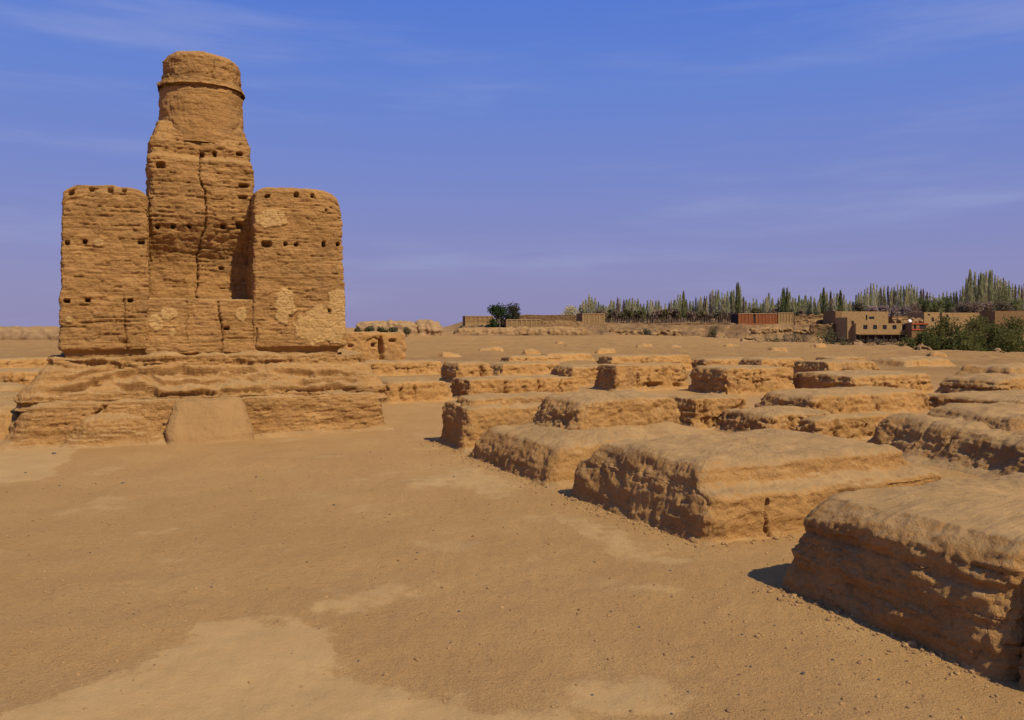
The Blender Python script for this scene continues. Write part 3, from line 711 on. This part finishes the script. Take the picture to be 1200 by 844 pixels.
# ------------------------------------------------------------------ far eroded formations
def far_mass(name, label, px0, px1, ytop, d, depth, seed, base=-1.5, mat=MUDF, ang=0, cat='ruin', res=.35, **kw):
    x0 = (px0 - 600) / FPX * d; x1 = (px1 - 600) / FPX * d
    zt_ = EYE + (HOR - ytop) / FPX * d
    a = dict(low=.5, big=.8, c_amp=.35, course=.7, lumps=3, amp=5, caprough=6, r=1.5, crack=0, dome=.3); a.update(kw)
    o = mass_obj(name, [mass(x1 - x0, depth, zt_ - base, (2.2, 1.5, 1.5, 1.5), 'layer', res, seed=seed, z0=base, **a)], mat, loc=(x0, d), rz=rad(ang))
    if cat == 'hill': return structure(o)
    tag(o, label, cat); return o
far_mass('hill', 'pale eroded mesa on the horizon, just right of the stupa', 412, 486, 378.5, 220, 14, 401, mat=MUDP, cat='hill', big=.8, low=.3, amp=2, lumps=1, course=1.1)
far_mass('hill', 'small pale rounded mesa at the right end of the long pale one', 482, 516, 377.5, 228, 12, 405, mat=MUDP, cat='hill', low=.3, amp=2, lumps=1, course=1.1)
far_mass('hill', 'low orange eroded ridge on the horizon at the left edge', -160, 90, 385.6, 150, 14, 409, cat='hill', res=.4, mat=MUDP, low=.25, big=.3, base=-2.2)
far_mass('hill', 'low tumbled brown ridge under the far walls, right of the gap in the horizon', 530, 690, 386, 262, 10, 413, base=-2.5, cat='hill')
for k, (a0, a1, yt, dd, lb) in enumerate([(1000, 1022, 400.5, 113, 'pale rock ledge on the plateau rim, in front of the long village house'),
                                         (1075, 1104, 406, 90, 'pale rock block on the plateau rim, in front of the ravine trees'),
                                         (1168, 1196, 411.5, 82, 'small rock hump on the plateau rim at the far right'),
                                         (868, 894, 396.5, 158, 'low rock ledge on the plateau rim, below the red lattice house')]):
    far_mass('rim_rock', lb, a0, a1, yt, dd, 3.0, 421 + k * 3, base=-1.2, mat=MUDP, cat='rock', res=.14, low=.25, big=.2, c_amp=.12, course=.35, lumps=1.5, amp=2, r=.5, caprough=2, dome=.1)

# ------------------------------------------------------------------ far village
MCLAY = mud_material('clay_wall', (.30, .18, .072), (.46, .285, .12), patina=.45, strata=.7, bumpd=.14)
MCLAYD = mud_material('brown_clay_wall', (.19, .108, .045), (.31, .18, .078), dust=(.36, .22, .10), patina=.45, strata=.7, bumpd=.14)
MRED = plain_mat('red_brick_lattice', (.23, .075, .028), (.31, .11, .042), .6)
MDARK = plain_mat('dark_wood_and_shade', (.03, .022, .016), (.06, .042, .03), 2)  # wood colour, also painted as shade under and inside houses
MPANE = plain_mat('window_pane', (.012, .014, .02), (.025, .028, .035), .5, .15, .5)
MROOF = plain_mat('mud_roof', (.30, .19, .095), (.42, .27, .14), .5)
MREDT = plain_mat('red_painted_wood', (.33, .065, .03), (.42, .09, .04), .8)
MWHITE = plain_mat('white_paint', (.7, .68, .62), (.8, .78, .72), .8)
def zpx(y, d): return EYE + (HOR - y) / FPX * d
def house(name, label, px0, px1, ytop, ybase, d, depth, ang=8, wins=(), wall=MCLAY, band=None, cat='house', parapet=.45):
    """flat-roofed clay house; wins = (px0, px1, y0, y1) openings in the front wall"""
    x0 = (px0 - 600) / FPX * d; x1 = (px1 - 600) / FPX * d
    Wd = (x1 - x0) / math.cos(rad(ang)) * 1.0
    z0, z1 = zpx(ybase, d), zpx(ytop, d)
    root = empty(name, (x0, d, z0), rad(ang)); tag(root, label, cat)
    H = z1 - z0
    t = .45
    sc = Wd / (x1 - x0)
    ops = sorted([((a - px0) / FPX * d * sc, (b - px0) / FPX * d * sc, zpx(c, d) - z0, zpx(e, d) - z0) for a, b, e, c in wins])
    w = MB()
    cur = 0.0
    for (a, b, c, e) in ops:
        if a > cur: w.box(cur, a, 0, t, -3, H)
        w.box(a, b, 0, t, -3, c); w.box(a, b, 0, t, e, H)
        cur = b
    w.box(cur, Wd, 0, t, -3, H)
    w.box(0, t, t + .002, depth, -3, H); w.box(Wd - t, Wd, t + .002, depth, -3, H); w.box(t + .002, Wd - t - .002, depth - t, depth, -3, H)
    w.build('wall', wall, root)
    rf = MB(); rf.box(t + .004, Wd - t - .004, t + .004, depth - t - .004, H - parapet - .25, H - parapet); rf.build('roof', MROOF, root)
    for (a, b, c, e) in ops:
        f = MB(); q = .09
        f.box(a + .003, a + q, .1, .22, c + .003, e - .003); f.box(b - q, b - .003, .1, .22, c + .003, e - .003)
        f.box(a + q, b - q, .1, .22, e - q, e - .003); f.box(a + q, b - q, .1, .22, c + .003, c + q)
        f.box((a + b) / 2 - .04, (a + b) / 2 + .04, .11, .21, c + q, e - q)
        fo = f.build('window', MDARK, root)
        p = MB(); p.box(a + q, b - q, .23, .26, c + q, e - q); p.build('pane', MPANE, fo)
    return root, Wd, H
hz_, hw, hh = house('clay_house', 'long two-storey clay house with four dark windows above a shaded ground floor', 1003, 1088, 379, 391.5, 295, 12, 6,
      wins=[(1012, 1017, 381, 386), (1024, 1029, 381, 386), (1036, 1041, 381, 386), (1048, 1053, 381, 386), (1060, 1068, 380, 387)])
# veranda posts under the upper storey
for k in range(9):
    un = MB(); un.box(1 + k * 3.0, 1.35 + k * 3.0, -.9, -.55, -3.2, -.31); un.build('post', MDARK, hz_)
sh = MB(); sh.box(0, hw, -1.1, .0 - .004, -.3, .02); sh.build('floor_slab', MCLAYD, hz_)
pb = MB(); pb.box(.2, hw - .2, -.06, -.004, -3, -.31); pb.build('ground_floor_shade_sheet', MDARK, hz_)  # thin dark sheet: shade of the ground-floor recess put into colour
rt, rw, rh = house('red_trimmed_porch', 'small porch house with red painted trim at the right end of the long windowed house', 1068.5, 1088, 378.5, 388, 293, 8, 6, wins=[(1071, 1074, 381, 386), (1078, 1086, 380, 386)], wall=MCLAYD)
tr = MB(); tr.box(-.1, rw + .1, -.25, -.004, rh - .55, rh - .1); tr.box(-.1, rw + .1, -.25, -.004, .3, .75); tr.build('red_trim', MREDT, rt)
ds = MB()
ds.tube([(1.0, 3, rh), (1.0, 3, rh + .9)], [.06, .06]); ds.tube([(1, 2.8, rh + .7), (1, 2.65, rh + .75), (1, 2.55, rh + .8)], [.1, .5, .62], 10); ds.build('roof_dish', MWHITE, rt)
house('clay_house', 'tall pale clay house behind the long windowed house with one small door', 985, 1046, 365, 378, 330, 12, 10, wins=[(1017, 1019, 369, 375), (1021, 1028, 371, 374)])
house('clay_house', 'low clay annex stepping down left of the long windowed house', 993, 1006, 372, 388, 297, 9, 6, wins=[(998, 1001, 376, 380)])
house('clay_house', 'dark-fronted clay house left of the tall pale one', 979, 987, 364.5, 377, 328, 9, 10, wall=MCLAYD)
house('clay_house', 'small square clay house between the porch and the ravine trees', 1083, 1104, 366, 382, 322, 9, 14, wins=[(1088, 1091, 368, 370), (1093, 1096, 372, 377)])
house('clay_house', 'long low clay house half hidden behind the ravine trees', 1104, 1150, 366.5, 380, 326, 10, 5, wins=[(1109, 1112, 369, 372)])
house('clay_house', 'low flat-roofed clay house at the right edge above the ravine trees', 1166, 1215, 364.5, 378, 330, 10, 3, wall=MCLAYD)
house('clay_house', 'low clay house just right of the tall pale house, below the poplars', 1046, 1084, 370.5, 380, 338, 9, 3, wall=MCLAYD)
def lattice(name, label, px0, px1, ytop, ybase, d, depth, mat, ang, npan, side=MCLAYD, door=None):
    """raisin drying house: pillars with open brick lattice between"""
    x0 = (px0 - 600) / FPX * d; x1 = (px1 - 600) / FPX * d
    Wd = (x1 - x0) / math.cos(rad(ang)); z0 = zpx(ybase, d); H = zpx(ytop, d) - z0
    root = empty(name, (x0, d, z0), rad(ang)); tag(root, label, 'drying house')
    w = MB(); w.box(0, Wd, .6, depth, -2.5, H - .2); w.build('wall', side, root)
    b = MB(); b.box(-.1, Wd + .1, -.1, depth + .1, H - .19, H + .1); b.build('roof', MROOF, root)
    p = MB(); pw = Wd / npan
    for k in range(npan + 1): p.box(k * pw - .22, k * pw + .22, -.05, .55, -.0, H - .2)
    p.box(-.25, Wd + .25, -.12, .58, -2.5, -.005)
    p.build('pillars', MCLAY if mat is not MRED else mat, root)
    for k in range(npan):
        q = MB(); a, e = k * pw + .225, (k + 1) * pw - .225
        if door == k:
            q.box(a + .1, e - .1, .1, .3, .01, H * .75); q.build('door', MDARK, root); continue
        nh = 9
        for i in range(nh): q.box(a, e, .1, .35, .01 + i * (H - .25) / nh, .01 + (i + .62) * (H - .25) / nh)
        nvv = max(3, int((e - a) / .5))
        for i in range(nvv): q.box(a + (i + .2) * (e - a) / nvv, a + (i + .75) * (e - a) / nvv, .12, .33, .02, H - .26)
        q.build('lattice_panel', mat, root)
    return root
lattice('drying_house', 'long red-brown lattice drying house on the far bank', 866, 912, 367.5, 379, 345, 9, MRED, 7, 11, MDARK, door=4)  # body coloured dark for the shade behind the open lattice
lattice('drying_house', 'pale lattice drying house joined to the right end of the red one', 912.5, 930, 366.5, 378, 347.5, 8, MCLAY, 7, 5)
lattice('drying_house', 'small square pale drying house alone on the bank, left of the poplar row middle', 683, 709, 367.5, 380.5, 330, 8, MCLAY, 12, 4)
lattice('drying_house', 'pale lattice drying wall with a dark left end, right of the twin round trees', 594, 634, 374.5, 386, 300, 7, MCLAY, 9, 7)
lattice('drying_house', 'pale lattice drying house left of the twin round trees', 546, 578, 370.5, 378.5, 315, 7, MCLAY, 14, 6)
def wall_thing(label, px0, px1, ytop, d, base, mat, t=1.6, rough=.25, name='mud_wall'):
    x0 = (px0 - 600) / FPX * d; x1 = (px1 - 600) / FPX * d; zt_ = zpx(ytop, d)
    o = mass_obj(name, [mass(x1 - x0, t, zt_ - base, (.35, .3, .3, .3), 'steep', .3, seed=int(px0), z0=base, r=.3, low=rough * .8, big=rough * .6, c_amp=.12, course=.5, lumps=1.5 + rough * 3, amp=2.5, caprough=8 + 14 * rough, crack=.6, dome=0, spall=4)], mat, loc=(x0, d))
    tag(o, label, 'wall'); return o
MWALL = mud_material('far_wall_clay', (.26, .145, .058), (.40, .24, .105), patina=.5, bumpd=.12)
MWALLD = mud_material('far_wall_brown_clay', (.15, .085, .038), (.26, .155, .07), dust=(.30, .18, .08), patina=.5, bumpd=.12)
wall_thing('long brown field wall behind the pale drying walls, left of the poplars', 600, 676, 369.5, 350, 1, MWALLD)
wall_thing('low clay wall running from the lattice wall to the small square drying house', 634, 684, 376.5, 312, 0, MWALL)
wall_thing('dark brown terrace wall under the poplar row', 700, 868, 379.5, 345, 0, MWALLD, rough=.5)
wall_thing('low clay terrace wall right of the red drying house', 931, 982, 374.5, 344, 0, MWALL, rough=.6)
wall_thing('upper crumbling terrace wall right of the red drying house', 930, 985, 369.5, 366, 0, MWALLD, rough=.6)
wall_thing('crumbling lower terrace wall of the far bank below the red drying house', 880, 985, 386, 312, -3, MWALL, rough=1.2, t=3)
wall_thing('low rubble wall on the roof line right of the long windowed house', 1046, 1082, 373.5, 318, 1, MWALL, rough=.9)
wall_thing('brown garden wall in front of the tall pale clay house', 950, 996, 381, 305, -2, MWALLD, rough=.8)
wall_thing('lowest broken terrace wall at the foot of the far bank', 712, 800, 388.5, 292, -4, MWALL, rough=1.2, t=3)
# stick fence along the field at the foot of the poplars
fx0, fx1, fd = (686 - 600) / FPX * 425, (990 - 600) / FPX * 425, 425
fb = MB(); rnd = random.Random(4)
for i in range(150):
    x = fx0 + (fx1 - fx0) * i / 149
    fb.box(x - .11, x + .11, fd, fd + .12, 2, 8.0 + rnd.uniform(-.6, .7))
fr = fb.build('stick_fence', plain_mat('grey_sticks', (.10, .065, .045), (.20, .14, .095), 1.0)); tag(fr, 'long dark stick fence along the foot of the poplar row', 'fence')
rl = MB(); rl.box(fx0, fx1, fd + .125, fd + .22, 5.9, 6.2); rl.box(fx0, fx1, fd + .125, fd + .22, 4.4, 4.7); rl.build('rails', MDARK, fr)

# ------------------------------------------------------------------ trees
def leaf_mat(name, lo, hi, rnd=.25):
    m = plain_mat(name, lo, hi, .9, .8, .15, rnd)
    n, l = m.node_tree.nodes, m.node_tree.links
    b = n['Principled BSDF']; o = n['Material Output']; t = n.new('ShaderNodeBsdfTranslucent'); mx = n.new('ShaderNodeMixShader')
    l.new(b.inputs['Base Color'].links[0].from_socket, t.inputs['Color']); mx.inputs[0].default_value = .45
    l.new(b.outputs[0], mx.inputs[1]); l.new(t.outputs[0], mx.inputs[2]); l.new(mx.outputs[0], o.inputs[0])
    return m
LEAF_P = leaf_mat('poplar_spring_leaves', (.40, .375, .19), (.56, .51, .28))
LEAF_D = leaf_mat('poplar_dark_leaves', (.14, .155, .058), (.23, .235, .095))
LEAF_G = leaf_mat('willow_leaves', (.085, .088, .020), (.155, .15, .040), .2)
LEAF_B = leaf_mat('bare_twigs', (.19, .135, .085), (.29, .215, .14))
LEAF_S = leaf_mat('shrub_leaves', (.13, .115, .048), (.20, .165, .075))
LEAF_K = leaf_mat('blossom', (.30, .20, .17), (.42, .31, .27), .15)
BARK = plain_mat('bark', (.09, .07, .05), (.17, .135, .10), 1.0)
def poplar_mesh(seed, H, wd, n):
    r = random.Random(seed); t = MB()
    t.tube([(0, 0, -.8), (.05, 0, H * .3), (0, .05, H * .65), (0, 0, H * .97)], [.24, .19, .1, .02], 5)
    c = MB()
    for k in range(n):
        q = r.random() ** .8; z = H * (.13 + .85 * q)
        env = wd * 1.5 * (min(1, q / .25) ** .7) * (1 - q) ** .62
        a = r.uniform(0, 6.28); rr = env * r.random() ** .6
        cx, cy = rr * math.cos(a), rr * math.sin(a)
        ln = r.uniform(.5, 1.3) * (1.1 - .5 * q); w = r.uniform(.05, .15)
        tilt = r.uniform(.05, .28)
        up = np.array([math.cos(a) * tilt, math.sin(a) * tilt, 1.0]) * ln
        b = r.uniform(0, 3.14)
        c.quad((cx, cy, min(z, H - ln * .4)), np.array([math.cos(b), math.sin(b), 0]) * w, up)
    return t, c
def make_poplar(seed, H, wd, n, mat, name='poplar'):
    root = empty(name, (0, 0, 0))
    t, c = poplar_mesh(seed, H, wd, n)
    t.build('trunk', BARK, root); c.build('crown', mat, root)
    return root
def copy_tree(o):
    c = o.copy(); C.objects.link(c)
    for ch in list(o.children):
        k = ch.copy(); C.objects.link(k); k.parent = c
        k.matrix_parent_inverse = ch.matrix_parent_inverse.copy()
    return c
PH = [(676, 362), (684, 352), (690, 346), (699, 348), (704, 358), (712, 356), (716, 350), (725, 350), (734, 352), (740, 346), (752, 354), (758, 350), (767, 352), (776, 354), (786, 350), (795, 344), (801, 342), (806, 352), (818, 348), (826, 345), (836, 340), (850, 342), (860, 336), (865, 331), (869, 342), (876, 354), (884, 350), (892, 352), (901, 344), (909, 352), (916, 346), (918, 338), (922, 337), (930, 348), (938, 346), (950, 348), (960, 348), (965, 338), (972, 340), (980, 344), (985, 340), (996, 352), (1004, 346), (1015, 334), (1021, 330), (1030, 336), (1045, 334), (1052, 331), (1062, 332), (1070, 333), (1080, 336), (1090, 342), (1098, 346), (1110, 340), (1122, 342), (1128, 338), (1137, 316), (1146, 320), (1152, 318), (1162, 317), (1170, 322), (1178, 326), (1186, 328), (1195, 332), (1210, 330), (1240, 330)]
protos = []
for k, (sd, wd, n, m_) in enumerate([(1, 1.15, 330, LEAF_P), (2, .95, 250, LEAF_P), (3, 1.4, 380, LEAF_P), (4, 1.0, 460, LEAF_D), (5, 1.3, 220, LEAF_P), (6, .9, 220, LEAF_B)]):
    protos.append((make_poplar(sd, 15.0, wd, n, m_), [False]))
rp = random.Random(11)
xs = [p[0] for p in PH]; ys = [p[1] for p in PH]
LB = ['slender spring-green poplar standing in the long far row', 'slim grey-green poplar standing in the long far row', 'full leafy grey-green poplar standing in the long far row',
      'slender dark green poplar standing in the long far row', 'thin see-through poplar standing in the long far row', 'leafless brown poplar standing in the long far row']
def place_poplar(px, ytop, d, kind, wscale=1.0, label=None):
    proto, used = protos[kind]
    o = proto if not used[0] else copy_tree(proto); used[0] = True
    x = (px - 600) / FPX * d
    zb = float(terrain(np.array([x]), np.array([float(d)]))[0])
    H = max(5.0, zpx(ytop, d) - zb); s = H / 15.0
    o.location = (x, d, zb - .1); o.rotation_euler = (0, 0, rp.uniform(0, 6.28)); w = wscale * rp.uniform(.85, 1.15)
    o.scale = (w, w, s)
    tag(o, label or LB[kind], 'tree', 'poplars in the long row on the far bank')
px = 676.0
while px < 1240:
    yt = float(np.interp(px, xs, ys))
    dark = (915 < px < 925) or (798 < px < 805) or (963 < px < 968) or (983 < px < 987)
    place_poplar(px, yt + rp.uniform(-1.5, 4), rp.uniform(432, 448), 3 if dark else rp.choice([0, 0, 1, 2, 4, 2, 5]), 1.0)
    px += rp.uniform(2.6, 4.6)
px = 680.0
while px < 1240:
    yt = float(np.interp(px, xs, ys))
    place_poplar(px, yt + rp.uniform(4, 11), rp.uniform(462, 490), rp.choice([1, 2, 4, 5, 4, 2]), 1.0)
    px += rp.uniform(4.0, 7.0)
for p_, y_ in ((801, 341), (865, 331), (917.5, 338), (922.5, 337), (965, 337.5), (985, 340), (1137, 315.5), (1150, 319), (1161, 317)):
    place_poplar(p_, y_, 428, 3 if p_ < 1000 else 2, 1.25)

UNDER = []
def bushy(name, label, cat, px, ytop, wpx, ybase, d, mat, seed, n=900, leaf=.3, group=None, trunk=True, sink=None, gap=.0, yb_is_ground=False, zlo=.42, more=0):
    r = random.Random(seed); x = (px - 600) / FPX * d
    zb = zpx(ybase, d) if yb_is_ground else float(terrain(np.array([x]), np.array([float(d)]))[0]) - .15
    H = max(.4, zpx(ytop, d) - zb); R = wpx / 2 / FPX * d
    root = empty(name, (x, d, zb)); tag(root, label, cat, group)
    t = MB(); lob = []
    nl = 7 + r.randrange(4) + more
    for k in range(nl):
        a = r.uniform(0, 6.28); rr = R * r.uniform(.25, .72); z = H * r.uniform(zlo, .82)
        lob.append((rr * math.cos(a), rr * math.sin(a) * .8, z, R * r.uniform(.34, .55), min(H * r.uniform(.16, .27), H - z)))
    lob.append((0, 0, H * .72, R * .5, H * .27))
    if trunk:
        t.tube([(0, 0, -.4), (.02 * H, 0, H * .22), (0, .02 * H, H * .5)], [.035 * H, .026 * H, .012 * H], 6)
        for (lx, ly, lz, lr, lh) in lob: t.tube([(.01 * H, 0, H * .2), (lx * .5, ly * .5, H * .2 + (lz - H * .2) * .6), (lx, ly, lz)], [.018 * H, .011 * H, .004 * H], 5)
    else:
        for (lx, ly, lz, lr, lh) in lob: t.tube([(lx * .15, ly * .15, -.2), (lx * .6, ly * .6, lz * .5), (lx, ly, lz)], [.014 * H, .010 * H, .004 * H], 5)
    t.build('trunk' if trunk else 'stems', BARK, root)
    c = MB()
    for k in range(n):
        lx, ly, lz, lr, lh = r.choice(lob)
        v = np.array([r.gauss(0, 1) for _ in range(3)]); v /= np.linalg.norm(v) + 1e-6
        q = r.random() ** .45 * r.uniform(.85, 1.12)
        p = np.array([lx + v[0] * lr * q, ly + v[1] * lr * q, lz + v[2] * lh * q])
        if p[2] < .05 * H: p[2] = r.uniform(.05, .3) * H
        a = np.array([r.gauss(0, 1) for _ in range(3)]); a /= np.linalg.norm(a); b = np.cross(a, [r.gauss(0, 1) for _ in range(3)]); b /= np.linalg.norm(b) + 1e-6
        s = leaf * r.uniform(.6, 1.3)
        c.quad(p, a * s * .5, b * s)
    c.build('crown', mat, root)
    return root
bushy('round_tree', 'dark green round tree on the left of the twin pair', 'tree', 585, 353.5, 27, 377, 306, plain_mat('dark_evergreen', (.018, .036, .008), (.045, .075, .018), 1), 31, 3000, .26, zlo=.10, more=9)
bushy('round_tree', 'brownish half-bare round tree on the right of the twin pair', 'tree', 600, 352, 25, 377, 308, plain_mat('olive_twigs', (.035, .034, .018), (.07, .062, .034), 1), 32, 2600, .22, zlo=.10, more=9)
bushy('leafy_bush', 'green bushy tree at the left end of the poplar row', 'tree', 668, 357, 26, 371, 400, LEAF_P, 33, 900, .35)
RT = [(1076, 386, 26, 190, 'small leafy tree in front of the porch house, left of the ravine trees'),
      (1062, 392, 34, 170, 'low leafy bush at the left foot of the ravine trees, below the long windowed house'),
      (1096, 378, 28, 200, 'leafy tree with a bare leaning trunk showing, second from the left of the ravine trees'),
      (1118, 369, 44, 215, 'rounded green tree in the middle left of the ravine trees'),
      (1150, 366.5, 46, 205, 'tallest bushy green tree in the centre of the ravine trees'),
      (1183, 369, 48, 210, 'broad green tree on the right of the ravine trees'),
      (1222, 368, 56, 200, 'broad green tree cut by the right edge of the photo'),
      (1098, 391, 50, 150, 'low wide green thicket at the front of the ravine trees, left of centre'),
      (1136, 384, 56, 148, 'front green thicket of the ravine trees, in the centre'),
      (1176, 383, 56, 146, 'front green thicket of the ravine trees, at the right'),
      (1142, 388, 44, 160, 'green thicket filling the gap between the two right-hand front thickets'),
      (1162, 375, 44, 185, 'green tree between the centre and right-hand trees of the ravine'),
      (1214, 384, 54, 140, 'front green thicket cut by the right edge of the photo')]
for k, (p_, yt, w_, d_, lb) in enumerate(RT):
    bushy('ravine_tree', lb, 'tree', p_, yt, w_, 0, d_, LEAF_G, 50 + k, 4200, .20, zlo=.28, group='green trees in the ravine')
SH = [(760, 384, 15, 280, 'grey leafless shrub on the far bank'), (835, 381, 18, 262, 'tall grey shrub at the foot of the far bank, left of the red drying house'), (822, 391, 22, 235, 'low olive shrub on the rim below the tall grey shrub'),
      (848, 392.5, 18, 225, 'low olive shrub on the plateau rim, left of the low rock ledge'), (880, 391, 22, 220, 'olive shrub under the red drying house'), (905, 392, 26, 215, 'dark olive shrub under the pale joined drying house'),
      (932, 386, 30, 230, 'wide olive shrub right of the joined drying houses'), (968, 382, 34, 240, 'green bush in the ravine, left of the long windowed house'), (990, 388, 26, 225, 'brown-green bush in front of the low clay annex'),
      (1025, 394, 34, 215, 'low brown-green scrub below the long windowed house'), (1044, 398, 30, 190, 'dark scrub at the ravine bottom under the long windowed house')]
for k, (p_, yt, w_, d_, lb) in enumerate(SH):
    bushy('shrub', lb, 'shrub', p_, yt, w_, 0, d_, LEAF_S if k % 3 else LEAF_B, 80 + k, 900, .2, group='shrubs along the ravine', trunk=False)
OT = [(1008, 352, 16, 352, 1), (1024, 357, 15, 348, 2), (1036, 358, 15, 350, 2), (1050, 357, 14, 356, 2), (1062, 358, 14, 350, 2), (1075, 354, 18, 352, 1), (1082, 345, 22, 360, 3), (1096, 347, 24, 362, 3), (1110, 346, 22, 366, 3), (1126, 354, 20, 360, 1), (1140, 352, 24, 356, 1), (1156, 352, 24, 360, 1), (1174, 350, 26, 358, 1), (1190, 348, 26, 362, 3), (1176, 330, 26, 420, 3)]
OL = {1: 'brown leafless orchard tree behind the village roofs', 2: 'pale blossoming orchard tree behind the village roofs', 3: 'dark leafy tree behind the village roofs'}
for k, (p_, yt, w_, d_, ty) in enumerate(OT):
    bushy('orchard_tree', OL[ty], 'tree', p_, yt, w_, 0, d_, {1: LEAF_B, 2: LEAF_K, 3: LEAF_D}[ty], 120 + k, 900, .34, group='orchard trees behind the village')
for k in range(44):
    p_ = 690 + k * 7.2 + rp.uniform(-4, 4)
    bushy('bush', 'brown leafless bush under the poplars behind the stick fence', 'shrub', p_, rp.uniform(361, 368), rp.uniform(13, 18), 0, rp.uniform(428, 436), LEAF_B if k % 3 else LEAF_S, 300 + k, 420, .6, group='brown bushes under the poplar row', trunk=False)
for k, (p_, yt, w_, d_) in enumerate([(418, 382.5, 12, 205), (432, 382, 14, 206), (448, 382.5, 14, 204), (462, 383, 12, 206), (476, 383, 12, 205)]):
    bushy('shrub', 'dry grey-green shrub at the foot of the pale mesa', 'shrub', p_, yt, w_, 0, d_, LEAF_S, 150 + k, 500, .2, group='shrubs at the foot of the pale mesa', trunk=False)

# ------------------------------------------------------------------ stones and grit
STONE = plain_mat('grey_stone', (.06, .05, .045), (.14, .115, .095), 9, .9, .2)
def stone_verts(r, sx, sy, sz):
    import itertools
    t = (1 + 5 ** .5) / 2
    v = np.array([(-1, t, 0), (1, t, 0), (-1, -t, 0), (1, -t, 0), (0, -1, t), (0, 1, t), (0, -1, -t), (0, 1, -t), (t, 0, -1), (t, 0, 1), (-t, 0, -1), (-t, 0, 1)]) / 1.9
    f = [(0, 11, 5), (0, 5, 1), (0, 1, 7), (0, 7, 10), (0, 10, 11), (1, 5, 9), (5, 11, 4), (11, 10, 2), (10, 7, 6), (7, 1, 8), (3, 9, 4), (3, 4, 2), (3, 2, 6), (3, 6, 8), (3, 8, 9), (4, 9, 5), (2, 4, 11), (6, 2, 10), (8, 6, 7), (9, 8, 1)]
    v = v * (1 + np.array([[r.uniform(-.22, .22)] for _ in v])) * np.array([sx, sy, sz])
    return v, np.array(f)
SP = [(941, 791, 4.5), (880, 782, 3), (870, 743, 2.5), (976, 776, 3), (908, 734, 2.5), (694, 815, 4), (806, 813, 3), (785, 672, 3), (749, 735, 2.5), (538, 716, 3), (716, 717, 2.2), (528, 753, 2.5), (508, 669, 2), (489, 648, 1.8), (508, 622, 1.8), (628, 578, 2), (532, 560, 2.5),
      (391, 592, 3), (144, 565, 3), (63, 533, 4), (30, 553, 3), (248, 690, 2.5), (230, 632, 2), (222, 790, 2.5), (342, 766, 2.5), (420, 773, 3), (875, 782, 2), (787, 838, 3.5), (866, 818, 2.5), (434, 531, 2), (300, 560, 2), (70, 569, 2), (1030, 800, 3), (1010, 770, 2), (595, 700, 1.8), (650, 650, 1.8), (455, 610, 1.8)]
rs = random.Random(9)
for k, (a, b_, s) in enumerate(SP):
    p = W(a, b_); r_ = s / FPX * p[1] * .75
    v, f = stone_verts(rs, r_, r_ * .8, r_ * .55)
    o = link_mesh('pebble', v, f, STONE, smooth=False)
    o.location = (p[0], p[1], float(terrain(np.array([p[0]]), np.array([p[1]]))[0]) + r_ * .2); o.rotation_euler = (0, 0, rs.uniform(0, 6))
    tag(o, 'small dark grey stone lying on the sandy ground', 'stone', 'dark stones strewn over the sand')
# grit: thousands of crumbs, nobody could count them
rg = np.random.RandomState(2)
n = 7000
yy = np.exp(rg.uniform(math.log(4.2), math.log(17), n)); xx = (rg.uniform(-640, 640, n)) / FPX * yy
cl = fbm(np.stack([xx * .5, yy * .5, 0 * xx], 1), 3, 77) + rg.uniform(-.5, .5, n)
keep = cl > -.1; xx, yy = xx[keep], yy[keep]
ex, ey, es = [], [], []
for (fl_, Lu_, Lv_) in ((bl - v25 * 2.28, 6.0, 2.35), (W(825, 643), 4.35, 3.35), (W(643, 572), 4.3, 3.6), (W(545, 531), 3.2, 2.0)):
    m_ = 420
    t = rg.uniform(0, 1, m_); side_ = rg.uniform(0, 1, m_) < .55
    off_ = rg.exponential(.13, m_)
    p_ = np.where(side_[:, None], fl_ + v25 * (t * Lv_)[:, None] - u25 * off_[:, None], fl_ + u25 * (t * Lu_)[:, None] - v25 * off_[:, None])
    ex.append(p_[:, 0]); ey.append(p_[:, 1]); es.append(rg.gamma(1.6, .006, m_) + .004)
n_old = len(xx)
xx = np.concatenate([xx] + ex); yy = np.concatenate([yy] + ey)
zz = terrain(xx, yy)
base_v, base_f = stone_verts(random.Random(1), 1, 1, .7)
sz = np.concatenate([rg.gamma(2.0, .0028, n_old) + .003] + es)
ro = rg.uniform(0, 6.28, len(xx)); c_, s_ = np.cos(ro), np.sin(ro)
st = rg.uniform(.6, 1.4, len(xx))
V = np.empty((len(xx), 12, 3))
V[:, :, 0] = xx[:, None] + sz[:, None] * (base_v[None, :, 0] * c_[:, None] * st[:, None] - base_v[None, :, 1] * s_[:, None])
V[:, :, 1] = yy[:, None] + sz[:, None] * (base_v[None, :, 0] * s_[:, None] * st[:, None] + base_v[None, :, 1] * c_[:, None])
V[:, :, 2] = zz[:, None] + sz[:, None] * (base_v[None, :, 2] + .2)
F = (base_f[None] + (np.arange(len(xx)) * 12)[:, None, None]).reshape(-1, 3)
m, nn_, l_, b_ = mat_base('grit')
gpos = nn_.new('ShaderNodeNewGeometry').outputs['Position']
l_.new(ramp(nn_, l_, noise(nn_, l_, gpos, 21, 2), [(.3, (.14, .085, .045)), (.5, (.32, .185, .072)), (.7, (.42, .255, .105))]), b_.inputs['Base Color'])
gr = link_mesh('grit', V.reshape(-1, 3), F, m, smooth=False); gr['kind'] = 'stuff'
